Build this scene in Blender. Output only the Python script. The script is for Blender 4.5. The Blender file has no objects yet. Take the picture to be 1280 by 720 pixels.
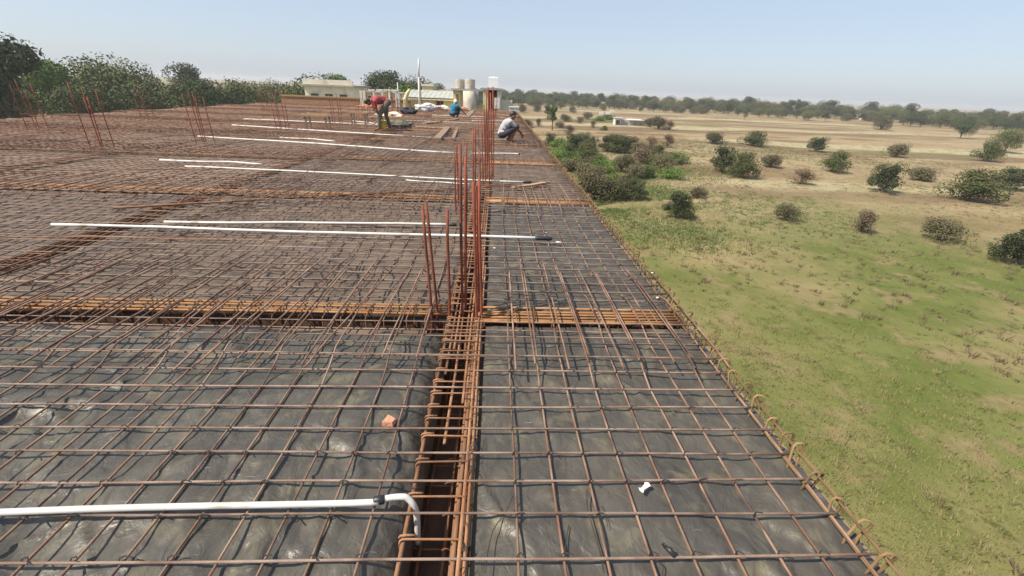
import bpy, bmesh, math, random
import numpy as np
from mathutils import Vector, Matrix
random.seed(7); rng = np.random.default_rng(7)
SC = bpy.context.scene
COL = SC.collection
rad = math.radians

# ------------------------------------------------------------------ camera
F_PX, CAM_H = 525.0, 1.5
YAW, PITCH, ROLL = rad(2.8), rad(25.3), rad(2.3)
def cam_axes():
    fw = Vector((math.sin(YAW)*math.cos(PITCH), math.cos(YAW)*math.cos(PITCH), -math.sin(PITCH)))
    rt = Vector((math.cos(YAW), -math.sin(YAW), 0)); up = rt.cross(fw)
    return (rt*math.cos(ROLL)+up*math.sin(ROLL), -rt*math.sin(ROLL)+up*math.cos(ROLL), fw)
RT, UP, FW = cam_axes()
CAM = Vector((0, 0, CAM_H))
cd = bpy.data.cameras.new('camera'); cam = bpy.data.objects.new('camera', cd); COL.objects.link(cam)
cd.sensor_width = 36; cd.lens = 36*F_PX/1280; cd.clip_start = .05; cd.clip_end = 6000
M = Matrix((RT, UP, -FW)).transposed().to_4x4(); M.translation = CAM
cam.matrix_world = M
SC.camera = cam

# ------------------------------------------------------------------ sky, sun, exposure
SUN_AZ, SUN_EL = rad(110), rad(52)          # azimuth counted from +Y towards -X
sun_dir = Vector((-math.sin(SUN_AZ)*math.cos(SUN_EL), math.cos(SUN_AZ)*math.cos(SUN_EL), math.sin(SUN_EL)))
W = bpy.data.worlds.new('World'); SC.world = W; W.use_nodes = True
nt = W.node_tree; nt.nodes.clear()
sky = nt.nodes.new('ShaderNodeTexSky'); sky.sky_type = 'NISHITA'; sky.sun_disc = False
sky.sun_elevation = SUN_EL; sky.sun_rotation = -SUN_AZ; sky.altitude = 300; sky.air_density = 1.0; sky.dust_density = 1.6; sky.ozone_density = 1.6
bg = nt.nodes.new('ShaderNodeBackground'); bg.inputs[1].default_value = .112
wo = nt.nodes.new('ShaderNodeOutputWorld')
hz = nt.nodes.new('ShaderNodeMix'); hz.data_type = 'RGBA'; hz.inputs[0].default_value = .62; hz.inputs[7].default_value = (3.45, 3.95, 4.75, 1)   # dusty white veil over the whole sky
nt.links.new(sky.outputs[0], hz.inputs[6]); nt.links.new(hz.outputs[2], bg.inputs[0]); nt.links.new(bg.outputs[0], wo.inputs[0])
sd = bpy.data.lights.new('sun', 'SUN'); sd.energy = 4.4; sd.angle = rad(.6); sd.color = (1, .905, .75)
so = bpy.data.objects.new('sun', sd); COL.objects.link(so)
so.rotation_euler = (-sun_dir).to_track_quat('-Z', 'Y').to_euler(); so.location = (-20, -5, 30)
SC.view_settings.view_transform = 'Standard'; SC.view_settings.look = 'None'
SC.view_settings.exposure = 0.6; SC.view_settings.gamma = 1
SC.view_settings.use_curve_mapping = False
SC.cycles.use_denoising = True
SC.cycles.max_bounces = 6; SC.cycles.volume_bounces = 0; SC.cycles.transparent_max_bounces = 6
SC.cycles.caustics_reflective = False; SC.cycles.caustics_refractive = False

# ------------------------------------------------------------------ helpers
def ray(x, y): return FW*F_PX + RT*(x-640) - UP*(y-360)
def on_z(x, y, z=0.0):
    d = ray(x, y); return CAM + d*((z-CAM_H)/d.z)
def on_y(x, y, Y):
    d = ray(x, y); return CAM + d*(Y/d.y)

def _hash(ix, iy, seed):
    h = (ix.astype(np.int64)*374761393 + iy.astype(np.int64)*668265263 + seed*1274126177) & 0x7fffffff
    h = ((h ^ (h >> 13))*1274126177) & 0x7fffffff
    return ((h ^ (h >> 16)) & 0xffff)/65535.0
def noise(x, y, seed=0):
    x = np.asarray(x, float); y = np.asarray(y, float)
    ix = np.floor(x); iy = np.floor(y); fx = x-ix; fy = y-iy
    fx = fx*fx*fx*(fx*(fx*6-15)+10); fy = fy*fy*fy*(fy*(fy*6-15)+10)
    a = _hash(ix, iy, seed); b = _hash(ix+1, iy, seed); c = _hash(ix, iy+1, seed); d = _hash(ix+1, iy+1, seed)
    return (a*(1-fx)+b*fx)*(1-fy) + (c*(1-fx)+d*fx)*fy
def fbm(x, y, seed=0, o=4):
    s = 0; a = .5
    for k in range(o):
        s = s + a*noise(x, y, seed+k); x = x*2.03+11.7; y = y*2.03+5.1; a *= .5
    return s

class MB:
    def __init__(s): s.v = []; s.f = []; s.n = 0; s.m = []
    def add(s, v, f, mi=0):
        k = s.n; s.v.extend(v); s.n += len(v)
        s.f.extend([tuple(i+k for i in q) for q in f]); s.m.extend([mi]*len(f)); return s
    def box(s, x0, x1, y0, y1, z0, z1, mi=0, bev=0):
        if bev <= 0:
            v = [(x, y, z) for z in (z0, z1) for y in (y0, y1) for x in (x0, x1)]
            return s.add(v, [(0,2,3,1),(4,5,7,6),(0,1,5,4),(2,6,7,3),(0,4,6,2),(1,3,7,5)], mi)
        b = bev; v = []
        for z, ins in ((z0, b), (z0+b, 0), (z1-b, 0), (z1, b)):
            v += [(x0+ins, y0+ins, z), (x1-ins, y0+ins, z), (x1-ins, y1-ins, z), (x0+ins, y1-ins, z)]
        f = [(3,2,1,0), (12,13,14,15)]
        for r in range(3):
            for k in range(4): f.append((r*4+k, r*4+(k+1)%4, r*4+4+(k+1)%4, r*4+4+k))
        return s.add(v, f, mi)
    def tube(s, pts, r, n=6, mi=0, cap=True):
        P = [Vector(p) for p in pts]; N = len(P)
        rr = r if hasattr(r, '__len__') else [r]*N
        t0 = (P[1]-P[0]).normalized(); a = Vector((0,0,1)) if abs(t0.z) < .9 else Vector((1,0,0))
        u = t0.cross(a).normalized(); v = []
        for i in range(N):
            t = (P[min(i+1, N-1)]-P[max(i-1, 0)]).normalized()
            u = (u - t*u.dot(t)).normalized(); w = t.cross(u)
            for k in range(n):
                an = 2*math.pi*k/n; v.append(tuple(P[i] + (u*math.cos(an)+w*math.sin(an))*rr[i]))
        f = []
        for i in range(N-1):
            for k in range(n):
                f.append((i*n+k, i*n+(k+1)%n, (i+1)*n+(k+1)%n, (i+1)*n+k))
        if cap: f.append(tuple(range(n-1, -1, -1))); f.append(tuple(range((N-1)*n, N*n)))
        return s.add(v, f, mi)
    def lathe(s, prof, c, n=20, mi=0):
        v = []; f = []
        for r, z in prof:
            for k in range(n):
                a = 2*math.pi*k/n; v.append((c[0]+r*math.cos(a), c[1]+r*math.sin(a), c[2]+z))
        for i in range(len(prof)-1):
            for k in range(n): f.append((i*n+k, i*n+(k+1)%n, (i+1)*n+(k+1)%n, (i+1)*n+k))
        f.append(tuple(range(n-1, -1, -1))); f.append(tuple(range((len(prof)-1)*n, len(prof)*n)))
        return s.add(v, f, mi)
    def mesh(s, name, smooth=False):
        me = bpy.data.meshes.new(name); me.from_pydata(s.v, [], s.f)
        if smooth: me.polygons.foreach_set('use_smooth', [True]*len(me.polygons))
        if any(s.m): me.polygons.foreach_set('material_index', s.m)
        me.update(); return me
    def build(s, name, mats, parent=None, smooth=False, loc=None):
        return link(name, s.mesh(name, smooth), mats, parent, loc)

def link(name, me, mats, parent=None, loc=None):
    if not me.materials:
        for m in (mats if isinstance(mats, (list, tuple)) else [mats]): me.materials.append(m)
    o = bpy.data.objects.new(name, me); COL.objects.link(o)
    if parent: o.parent = parent
    if loc is not None: o.location = loc
    return o
def tag(o, label=None, cat=None, group=None, kind=None):
    if label: o['label'] = label
    if cat: o['category'] = cat
    if group: o['group'] = group
    if kind: o['kind'] = kind
    return o
def thing(name, label, cat, loc=(0,0,0), group=None, rz=0):
    o = bpy.data.objects.new(name, None); COL.objects.link(o); o.location = loc; o.rotation_euler.z = rz
    o.empty_display_size = .1
    return tag(o, label, cat, group)
def copy_tree(o, loc, rz=0, sc=1, label=None, group=None):
    c = o.copy(); COL.objects.link(c); c.location = loc; c.rotation_euler.z = rz
    c.scale = (sc, sc, sc) if not hasattr(sc, '__len__') else sc
    for ch in list(o.children):
        d = ch.copy(); COL.objects.link(d); d.parent = c
    return tag(c, label, None, group)

# ------------------------------------------------------------------ materials
def mat(name, c1, c2=None, scale=4, rough=.8, bump=0, bscale=40, detail=6, c3=None, s3=1.0, lo=.35, hi=.65, coord='Object', spec=.5, rand=0, metal=0, stretch=None, t3=(.5,.7)):
    m = bpy.data.materials.new(name); m.use_nodes = True
    t = m.node_tree; b = t.nodes['Principled BSDF']; b.inputs['Roughness'].default_value = rough
    b.inputs['Specular IOR Level'].default_value = spec; b.inputs['Metallic'].default_value = metal
    tc = t.nodes.new('ShaderNodeTexCoord'); src = tc.outputs[coord]
    if coord == 'World':
        pass
    if stretch:
        mp = t.nodes.new('ShaderNodeMapping'); mp.inputs['Scale'].default_value = stretch
        t.links.new(src, mp.inputs[0]); src = mp.outputs[0]
    def nz(s, d=detail):
        n = t.nodes.new('ShaderNodeTexNoise'); n.inputs['Scale'].default_value = s; n.inputs['Detail'].default_value = d
        t.links.new(src, n.inputs['Vector']); return n.outputs[0]
    def ramp(sock, a, b_):
        r = t.nodes.new('ShaderNodeMapRange'); r.inputs[1].default_value = a; r.inputs[2].default_value = b_
        r.interpolation_type = 'SMOOTHSTEP'; t.links.new(sock, r.inputs[0]); return r.outputs[0]
    def mix(fac, A, B):
        x = t.nodes.new('ShaderNodeMix'); x.data_type = 'RGBA'
        if fac is not None: t.links.new(fac, x.inputs[0])
        for q, s in ((A, x.inputs[6]), (B, x.inputs[7])):
            if isinstance(q, tuple): s.default_value = (*q, 1)
            else: t.links.new(q, s)
        return x.outputs[2]
    col = c1
    if c2: col = mix(ramp(nz(scale), lo, hi), c1, c2)
    if c3: col = mix(ramp(nz(s3, 8), *t3), col, c3)
    if rand:
        oi = t.nodes.new('ShaderNodeObjectInfo'); hs = t.nodes.new('ShaderNodeHueSaturation')
        r = t.nodes.new('ShaderNodeMapRange'); r.inputs[3].default_value = 1-rand; r.inputs[4].default_value = 1+rand
        t.links.new(oi.outputs['Random'], r.inputs[0]); t.links.new(r.outputs[0], hs.inputs['Value'])
        if isinstance(col, tuple): hs.inputs['Color'].default_value = (*col, 1)
        else: t.links.new(col, hs.inputs['Color'])
        col = hs.outputs[0]
    if isinstance(col, tuple): b.inputs['Base Color'].default_value = (*col, 1)
    else: t.links.new(col, b.inputs['Base Color'])
    if bump:
        bp = t.nodes.new('ShaderNodeBump'); bp.inputs['Strength'].default_value = bump; bp.inputs['Distance'].default_value = .02
        t.links.new(nz(bscale, 8), bp.inputs['Height']); t.links.new(bp.outputs[0], b.inputs['Normal'])
    return m

def sheet_mat():
    m = bpy.data.materials.new('dark_plastic_sheet'); m.use_nodes = True
    t = m.node_tree; b = t.nodes['Principled BSDF']; b.inputs['Specular IOR Level'].default_value = .5
    tc = t.nodes.new('ShaderNodeTexCoord')
    def nz(s, d=6, st=(1,1,1), ro=.55, dist=0):
        mp = t.nodes.new('ShaderNodeMapping'); mp.inputs['Scale'].default_value = st; t.links.new(tc.outputs['Object'], mp.inputs[0])
        n = t.nodes.new('ShaderNodeTexNoise'); n.inputs['Scale'].default_value = s; n.inputs['Detail'].default_value = d
        n.inputs['Roughness'].default_value = ro; n.inputs['Distortion'].default_value = dist
        t.links.new(mp.outputs[0], n.inputs['Vector']); return n.outputs[0]
    def rg(sock, a, c, lo=0, hi=1):
        q = t.nodes.new('ShaderNodeMapRange'); q.interpolation_type = 'SMOOTHSTEP'
        for i, v in zip((1,2,3,4), (a,c,lo,hi)): q.inputs[i].default_value = v
        t.links.new(sock, q.inputs[0]); return q.outputs[0]
    def mixc(fac, A, B):
        x = t.nodes.new('ShaderNodeMix'); x.data_type = 'RGBA'; t.links.new(fac, x.inputs[0])
        for q, k in ((A, x.inputs[6]), (B, x.inputs[7])):
            if isinstance(q, tuple): k.default_value = (*q, 1)
            else: t.links.new(q, k)
        return x.outputs[2]
    col = mixc(rg(nz(3.0), .35, .65), (.058,.053,.046), (.084,.076,.063))
    col = mixc(rg(nz(7.5, 6, dist=.6), .50, .74), col, (.135,.120,.080))          # dried mud dust
    col = mixc(rg(nz(16, 8, (1,.4,1), .6), .58, .75), col, (.10,.095,.08))
    col = mixc(rg(nz(30, 4, (.25,1.3,1), .5, 1.2), .68, .74), col, (.17,.165,.15))  # scuff streaks
    t.links.new(col, b.inputs['Base Color'])
    t.links.new(rg(nz(9), .35, .7, .36, .62), b.inputs['Roughness'])
    b1 = t.nodes.new('ShaderNodeBump'); b1.inputs['Strength'].default_value = .55; b1.inputs['Distance'].default_value = .03
    t.links.new(nz(13, 7, (1,.7,1), .5, .8), b1.inputs['Height']); t.links.new(b1.outputs[0], b.inputs['Normal'])
    return m
MT = {}
MT['long'] = mat('rebar_brown', (.17,.085,.05), (.29,.185,.13), 7, .75, .3, 300, c3=(.085,.05,.04), s3=5, rand=.25, t3=(.5,.68))
MT['cross'] = mat('rebar_grey_brown', (.18,.11,.075), (.30,.215,.165), 7, .65, .3, 300, c3=(.12,.07,.05), s3=4, rand=.25, t3=(.5,.7))
MT['beam'] = mat('rebar_orange_rust', (.22,.098,.045), (.32,.17,.09), 7, .85, .4, 250, c3=(.13,.06,.035), s3=5, rand=.28, t3=(.48,.7))
MT['beamx'] = mat('rebar_bright_rust', (.34,.155,.06), (.44,.24,.11), 7, .85, .4, 250, c3=(.20,.09,.045), s3=5, rand=.2, t3=(.52,.75))
MT['rod'] = mat('rebar_red_oxide', (.21,.045,.023), (.27,.078,.04), 6, .75, .3, 250, c3=(.11,.033,.022), s3=4, rand=.2)
MT['edge'] = mat('rebar_yellow_rust', (.26,.165,.075), (.15,.09,.042), 7, .85, rand=.3)
MT['wire'] = mat('tie_wire_black', (.025,.02,.02), (.05,.035,.03), 20, .6)
MT['sheet'] = sheet_mat()
MT['sheet2'] = mat('dusty_plastic_sheet', (.110,.084,.066), (.150,.114,.086), 3, .65, .35, 14, c3=(.068,.058,.052), s3=1.8, t3=(.52,.72), spec=.3)
MT['ply'] = mat('dusty_plywood', (.155,.105,.075), (.21,.148,.105), 2.5, .85, .3, 12, c3=(.10,.068,.052), s3=1.1, rand=.12)
MT['timber'] = mat('raw_timber', (.30,.185,.095), (.42,.28,.15), 5, .8, .3, 60, stretch=(8,.6,8), rand=.1)
MT['timberd'] = mat('weathered_timber', (.20,.135,.09), (.27,.19,.13), 5, .85, .3, 60, stretch=(8,.6,8))
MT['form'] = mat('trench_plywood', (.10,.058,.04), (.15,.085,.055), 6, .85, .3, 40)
MT['conc'] = mat('grey_concrete', (.30,.29,.27), (.38,.365,.34), 2, .9, .3, 30, c3=(.22,.21,.19), s3=.8)
MT['pvc'] = mat('white_conduit', (.58,.56,.52), (.68,.66,.63), 5, .45, c3=(.40,.34,.27), s3=5, t3=(.52,.72))
MT['black'] = mat('black_plastic', (.018,.018,.02), (.03,.03,.03), 30, .45)
MT['brickbit'] = mat('orange_brick', (.50,.20,.11), (.62,.33,.22), 30, .9, .4, 80)
MT['paper'] = mat('white_paper', (.78,.77,.73), (.70,.68,.64), 20, .8)
MT['yellow'] = mat('pale_yellow_plaster', (.60,.53,.28), (.68,.61,.36), 1.5, .9, .2, 20, c3=(.52,.44,.24), s3=.7)
MT['cream'] = mat('cream_plaster', (.66,.60,.47), (.72,.67,.55), 1.5, .9, .2, 20, c3=(.5,.45,.36), s3=.8)
MT['wash'] = mat('whitewash', (.72,.70,.66), (.64,.60,.54), 2, .9, c3=(.5,.46,.4), s3=1.5)
MT['tin'] = mat('grey_green_sheet_roof', (.36,.37,.33), (.43,.43,.39), 1.5, .6, c3=(.28,.27,.23), s3=.6)
MT['dark'] = mat('dark_opening', (.03,.022,.018), (.05,.035,.028), 3, .9)
MT['glass'] = mat('dark_window_glass', (.03,.035,.04), (.05,.05,.05), 3, .15)
MT['tankw'] = mat('white_tank', (.82,.82,.82), (.76,.77,.78), 2, .4)
MT['tankg'] = mat('grey_cement_tank', (.46,.41,.33), (.56,.51,.42), 1.6, .9, .3, 20, c3=(.35,.33,.3), s3=1.2)
MT['brick'] = mat('red_brick_wall', (.32,.15,.085), (.40,.22,.13), 8, .9, .4, 30)
MT['skin'] = mat('brown_skin', (.20,.095,.055), (.25,.13,.08), 8, .55)
MT['hair'] = mat('black_hair', (.012,.010,.009), (.025,.02,.018), 60, .5)
MT['red'] = mat('faded_red_cloth', (.26,.035,.042), (.38,.085,.09), 5, .9, .5, 18)
MT['blue'] = mat('teal_blue_cloth', (.008,.13,.22), (.015,.18,.28), 5, .9, .5, 18)
MT['greyc'] = mat('pale_grey_cloth', (.33,.33,.37), (.42,.42,.45), 5, .9, .5, 18)
MT['navy'] = mat('dark_navy_cloth', (.028,.030,.042), (.05,.05,.06), 6, .9, .5, 18)
MT['olive'] = mat('dark_olive_cloth', (.10,.095,.07), (.15,.14,.10), 6, .9, .5, 18)
MT['whitec'] = mat('white_cloth', (.75,.74,.72), (.68,.67,.64), 9, .9)
MT['ypail'] = mat('yellow_plastic', (.72,.56,.10), (.66,.50,.10), 6, .4)
MT['bark'] = mat('bark', (.13,.09,.06), (.2,.15,.11), 6, .95, .5, 30)
def leafmat(n, a, b, s=1.2):
    m = mat(n, a, b, s, .75, rand=.28, spec=.2, lo=.3, hi=.7)
    return m
MT['leaf_dark'] = leafmat('leaf_dark', (.032,.050,.018), (.066,.082,.033))
MT['leaf_mid'] = leafmat('leaf_mid', (.058,.082,.024), (.115,.125,.045))
MT['leaf_olive'] = leafmat('leaf_olive', (.090,.088,.042), (.14,.125,.066))
MT['leaf_bright'] = leafmat('leaf_bright', (.085,.15,.025), (.13,.20,.04))
MT['leaf_dry'] = leafmat('leaf_dry', (.14,.10,.065), (.20,.15,.095))
MT['grass_dry'] = mat('dry_grass', (.22,.185,.09), (.155,.16,.055), .12, .9, rand=0)
MT['grass_green'] = mat('green_grass', (.085,.135,.03), (.13,.17,.05), .5, .9)

# ------------------------------------------------------------------ ground (the field below)
GZ = -6.5
def ground_mat():
    m = bpy.data.materials.new('field_ground'); m.use_nodes = True
    t = m.node_tree; b = t.nodes['Principled BSDF']; b.inputs['Roughness'].default_value = .95; b.inputs['Specular IOR Level'].default_value = .112
    g = t.nodes.new('ShaderNodeNewGeometry')
    def nz(s, d=6, rough=.55, st=(1,1,1)):
        mp = t.nodes.new('ShaderNodeMapping'); mp.inputs['Scale'].default_value = st; t.links.new(g.outputs['Position'], mp.inputs[0])
        n = t.nodes.new('ShaderNodeTexNoise'); n.inputs['Scale'].default_value = s; n.inputs['Detail'].default_value = d; n.inputs['Roughness'].default_value = rough
        t.links.new(mp.outputs[0], n.inputs['Vector']); return n.outputs[0]
    def rg(sock, a, b_, c=0, d=1):
        r = t.nodes.new('ShaderNodeMapRange'); r.interpolation_type = 'SMOOTHSTEP'
        for i, q in zip((1,2,3,4), (a,b_,c,d)): r.inputs[i].default_value = q
        t.links.new(sock, r.inputs[0]); return r.outputs[0]
    def mixc(fac, A, B):
        x = t.nodes.new('ShaderNodeMix'); x.data_type = 'RGBA'; t.links.new(fac, x.inputs[0])
        for q, s in ((A, x.inputs[6]), (B, x.inputs[7])):
            if isinstance(q, tuple): s.default_value = (*q, 1)
            else: t.links.new(q, s)
        return x.outputs[2]
    def math_(op, a, b_):
        x = t.nodes.new('ShaderNodeMath'); x.operation = op
        for q, s in ((a, x.inputs[0]), (b_, x.inputs[1])):
            if isinstance(q, (int, float)): s.default_value = q
            else: t.links.new(q, s)
        return x.outputs[0]
    sep = t.nodes.new('ShaderNodeSeparateXYZ'); t.links.new(g.outputs['Position'], sep.inputs[0])
    tan = mixc(rg(nz(.09, 8), .35, .65), (.255,.19,.112), (.32,.25,.15))
    tan = mixc(rg(nz(.035, 4, .5, (1, 3, 1)), .5, .62), tan, (.19,.125,.075))
    grn = mixc(rg(nz(.5, 8), .35, .7), (.095,.118,.028), (.145,.155,.05))
    # moister land close to the building is green, the far land is dry stubble
    dist = math_('ADD', sep.outputs[1], math_('MULTIPLY', sep.outputs[0], .35))
    far = rg(math_('ADD', dist, math_('MULTIPLY', nz(.03, 5), 90)), 68, 100)
    pat = rg(nz(.045, 5), .40, .53)
    near = mixc(pat, grn, mixc(rg(nz(.3, 6), .4, .65), (.25,.20,.10), (.185,.165,.07)))
    col = mixc(far, near, tan)
    col = mixc(math_('MULTIPLY', far, rg(nz(.022, 3, .5, (.5, 3.2, 1)), .54, .58)), col, (.17,.115,.07))
    col = mixc(math_('MULTIPLY', far, rg(nz(.016, 3, .4, (.6, 4.0, 1)), .56, .60)), col, (.36,.31,.19))
    pg = rg(nz(.018, 4, .5, (1, 2.2, 1)), .60, .66)
    col = mixc(pg, col, (.12,.145,.05))
    col = mixc(rg(nz(.55, 7, .65), .50, .66), col, (.21,.165,.085))
    col = mixc(rg(nz(1.6, 7, .7), .54, .68), col, (.075,.085,.024))
    col = mixc(rg(nz(3.0, 6), .55, .8), col, (.13,.105,.05))
    t.links.new(col, b.inputs['Base Color'])
    bp = t.nodes.new('ShaderNodeBump'); bp.inputs['Strength'].default_value = .6; bp.inputs['Distance'].default_value = .25
    t.links.new(nz(1.3, 8), bp.inputs['Height']); t.links.new(bp.outputs[0], b.inputs['Normal'])
    return m
MT['ground'] = ground_mat()
def gh(x, y):
    x = np.asarray(x, float); y = np.asarray(y, float)
    r = np.sqrt(x*x+y*y)
    h = (fbm(x*.03, y*.03, 3)-.47)*1.0*np.clip((r-15)/60, 0, 1)
    return h
def ground_z(x, y): return GZ + float(gh(np.array([x]), np.array([y]))[0])
xs = np.concatenate([-np.geomspace(2600, 130, 22), np.arange(-120, 181, 2.5), np.geomspace(190, 2600, 24)])
ys = np.concatenate([-np.geomspace(600, 40, 8), np.arange(-30, 241, 2.5), np.geomspace(250, 3000, 26)])
X, Y = np.meshgrid(xs, ys); Z = GZ + gh(X, Y)
nx, ny = len(xs), len(ys)
def grid_faces(nx, ny): return [(j*nx+i, j*nx+i+1, (j+1)*nx+i+1, (j+1)*nx+i) for j in range(ny-1) for i in range(nx-1)]
b = MB(); b.add(list(zip(X.ravel(), Y.ravel(), Z.ravel())), grid_faces(nx, ny))
tag(b.build('ground', MT['ground'], smooth=True), kind='structure', label='dry field with green patches stretching to the tree line')

# ------------------------------------------------------------------ the building: trenches, panels, columns
XE = 1.43                                   # right slab edge
XL0, Y0, Y1 = -16.0, -1.6, 32.0
XB = [-0.19, -4.05, -8.05, -12.05]          # longitudinal beams
YC = [2.675, 6.15, 9.65, 13.1, 16.6, 20.1, 23.6, 27.1, 30.6]
HW = .125                                   # half width of a trench
bld = thing('concrete_building', 'unfinished concrete building carrying the timber slab formwork', 'building', (0, 0, GZ))
dz = -GZ
xsb = [XE]
for c in XB: xsb += [c+HW, c-HW]
xsb.append(XL0)
ysb = [Y0]
for c in YC: ysb += [c-HW, c+HW]
ysb.append(Y1)
bays = [(xsb[2*i+1], xsb[2*i], ysb[2*j], ysb[2*j+1]) for i in range(len(XB)+1) for j in range(len(YC)+1)]
for bi_, (a0, a1, b0, b1) in enumerate(bays):
    if bi_ == len(YC)+1: a1 -= .14         # the sheet sags over this panel's edge
    na = 1 if a1-a0 < 2 else 2
    nb = 2
    for i in range(na):
        for j in range(nb):
            q = MB(); w = (a1-a0)/na; h = (b1-b0)/nb; e = random.uniform(0, .006)
            q.box(a0+i*w+.003, a0+(i+1)*w-.003, b0+j*h+.003, b0+(j+1)*h-.003, dz-.068-e, dz-.046-e)
            o = q.build('formwork_panel', MT['ply'], bld)
# trench boxes: bottom boards and side boards
for c in XB:
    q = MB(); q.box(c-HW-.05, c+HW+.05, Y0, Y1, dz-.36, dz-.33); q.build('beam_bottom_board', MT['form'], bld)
    for s in (-1, 1):
        for j in range(len(YC)+1):
            y0, y1 = ysb[2*j], ysb[2*j+1]
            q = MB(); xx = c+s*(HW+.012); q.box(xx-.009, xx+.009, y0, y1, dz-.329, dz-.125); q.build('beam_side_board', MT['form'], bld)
for c in YC:
    for i in range(len(XB)+1):
        x0, x1 = xsb[2*i+1], xsb[2*i]
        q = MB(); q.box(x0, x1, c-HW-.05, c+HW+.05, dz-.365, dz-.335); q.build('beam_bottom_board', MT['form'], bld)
        for s in (-1, 1):
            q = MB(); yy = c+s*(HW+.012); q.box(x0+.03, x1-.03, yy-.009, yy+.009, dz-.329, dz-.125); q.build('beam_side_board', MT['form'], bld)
# edge shutter, joists, columns and the storey below
for k in range(14):
    y0 = Y0+k*2.4; q = MB(); q.box(XE+.012, XE+.04, y0+.004, y0+2.396, dz-.36, dz-.05+random.uniform(-.02, .012)); q.build('edge_board', MT['timberd'], bld)
for k in range(28):
    y0 = Y0+.3+k*1.2; q = MB(); q.box(XL0, XE-.02, y0, y0+.08, dz-.46, dz-.37); q.build('joist', MT['timberd'], bld)
for c in XB+[XE-.2, XL0+.2]:
    for y in YC[::1]:
        q = MB(); q.box(c-.12, c+.12, y-.2, y+.2, -.3, dz-.47, bev=.01); q.build('column', MT['conc'], bld)
q = MB(); q.box(XL0, XE-.05, Y0, Y1, dz-3.35, dz-3.2); q.build('floor_slab', MT['conc'], bld)
q = MB(); q.box(XE-.30, XE-.1, Y0, Y1, -.3, dz-3.36); q.build('brick_wall', MT['brick'], bld)
q = MB(); q.box(XL0+.1, XL0+.3, Y0, Y1, -.3, dz-3.36); q.build('brick_wall', MT['brick'], bld)
q = MB(); q.box(XL0+.31, XE-.31, Y1-.3, Y1-.1, -.3, dz-3.36); q.build('brick_wall', MT['brick'], bld)

# ------------------------------------------------------------------ plastic sheets on the near panels
def make_sheet(x0, x1, y0, y1, res, drop, amp, m, label, group=None, sides=(1,1,1,1), seed=1, lip=.035, fold_amp=0):
    """sides: fold down at x0, x1, y0, y1"""
    ov = drop
    us = np.arange(x0-(ov if sides[0] else 0), x1+(ov if sides[1] else 0)+res*.5, res)
    vs = np.arange(y0-(ov if sides[2] else 0), y1+(ov if sides[3] else 0)+res*.5, res)
    U, V = np.meshgrid(us, vs)
    def fold(T, a, b):
        o = np.maximum(0, np.maximum(a-T, T-b)); return np.clip(T, a, b), o
    PX, ox = fold(U, x0, x1); PY, oy = fold(V, y0, y1)
    s = U*1.0; r = V*1.0
    wx = s + .25*(fbm(s*2.1, r*2.1, seed+20)-.5); wy = r + .25*(fbm(s*2.1, r*2.1, seed+30)-.5)
    h = (fbm(s*1.6, r*1.6, seed)-.47)*.030
    for ax, ay, fq, am in ((1, .35, 3.2, 1.0), (-.3, 1, 2.6, .8), (.7, .7, 4.5, .6), (1, -.8, 6.5, .45)):
        n = noise((wx*ax+wy*ay)*fq, (wx*-ay+wy*ax)*fq*.45, seed+int(fq*10))
        rid = np.clip(1-np.abs(n-.5)*7, 0, 1)**1.5
        h = h + rid*.0105*am*fbm(s*1.3, r*1.3, seed+44)*2
    h = h + (fbm(s*9, r*9, seed+60)-.47)*.006
    h = h*amp*1.9 - .010
    # soft rounded lip at the folds
    def ed(T, a, b, sa, sb):
        d = np.full(T.shape, 9.0)
        if sa: d = np.minimum(d, T-a)
        if sb: d = np.minimum(d, b-T)
        return d
    de = np.minimum(ed(PX, x0, x1, sides[0], sides[1]), ed(PY, y0, y1, sides[2], sides[3]))
    rnd = np.clip(1-de/lip, 0, 1)**2*.63*lip
    if fold_amp:
        dx1 = np.clip((x1-PX)/.22, 0, 1); ww = (1-dx1)*np.clip(dx1*6, 0, 1)
        h = h + fold_amp*ww*(np.clip(1-np.abs(noise(V*3.1+U*1.2, U*1.5, seed+80)-.5)*5, 0, 1) + .6*np.clip(1-np.abs(noise(V*6.7-U*2, U*2.2, seed+81)-.5)*5, 0, 1) - .55)
    Z = h*np.clip(de/.05, .35, 1) - rnd - (ox+oy)
    Z = np.clip(Z, -.034-(ox+oy)-rnd, .015)
    # the hanging part bellies a little
    belly = .014*np.sin(np.clip((ox+oy)/max(ov, .001), 0, 1)*3.1)+ (fbm(U*4+V*3, V*4, seed+7)-.45)*.03*np.clip((ox+oy)/.06, 0, 1)
    PX = PX + np.where(U > x1, belly, 0) - np.where(U < x0, belly, 0)
    PY = PY + np.where(V > y1, belly, 0) - np.where(V < y0, belly, 0)
    both = ((ox > 0) & (oy > 0)).ravel()
    q = MB(); q.add(list(zip(PX.ravel(), PY.ravel(), Z.ravel())), [f_ for f_ in grid_faces(len(us), len(vs)) if not any(both[i] for i in f_)])
    o = q.build('plastic_sheet', m, smooth=True)
    return tag(o, label, 'plastic sheet', group)
e = .018
RX0 = XB[0]+HW+.0
make_sheet(RX0, XE-.01, Y0, YC[0]-HW+.012, .014, .11, 1.0, MT['sheet'], 'dark grey plastic sheet under the mesh between beam trench and slab edge', sides=(1,0,0,1), seed=3)
make_sheet(XB[1]+HW, XB[0]-HW, Y0, YC[0]-HW, .02, .16, 1.25, MT['sheet'], 'dark grey plastic sheet bulging into the beam trench, with a broken brick piece on it', sides=(1,1,0,1), seed=12, lip=.13, fold_amp=.020)
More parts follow.
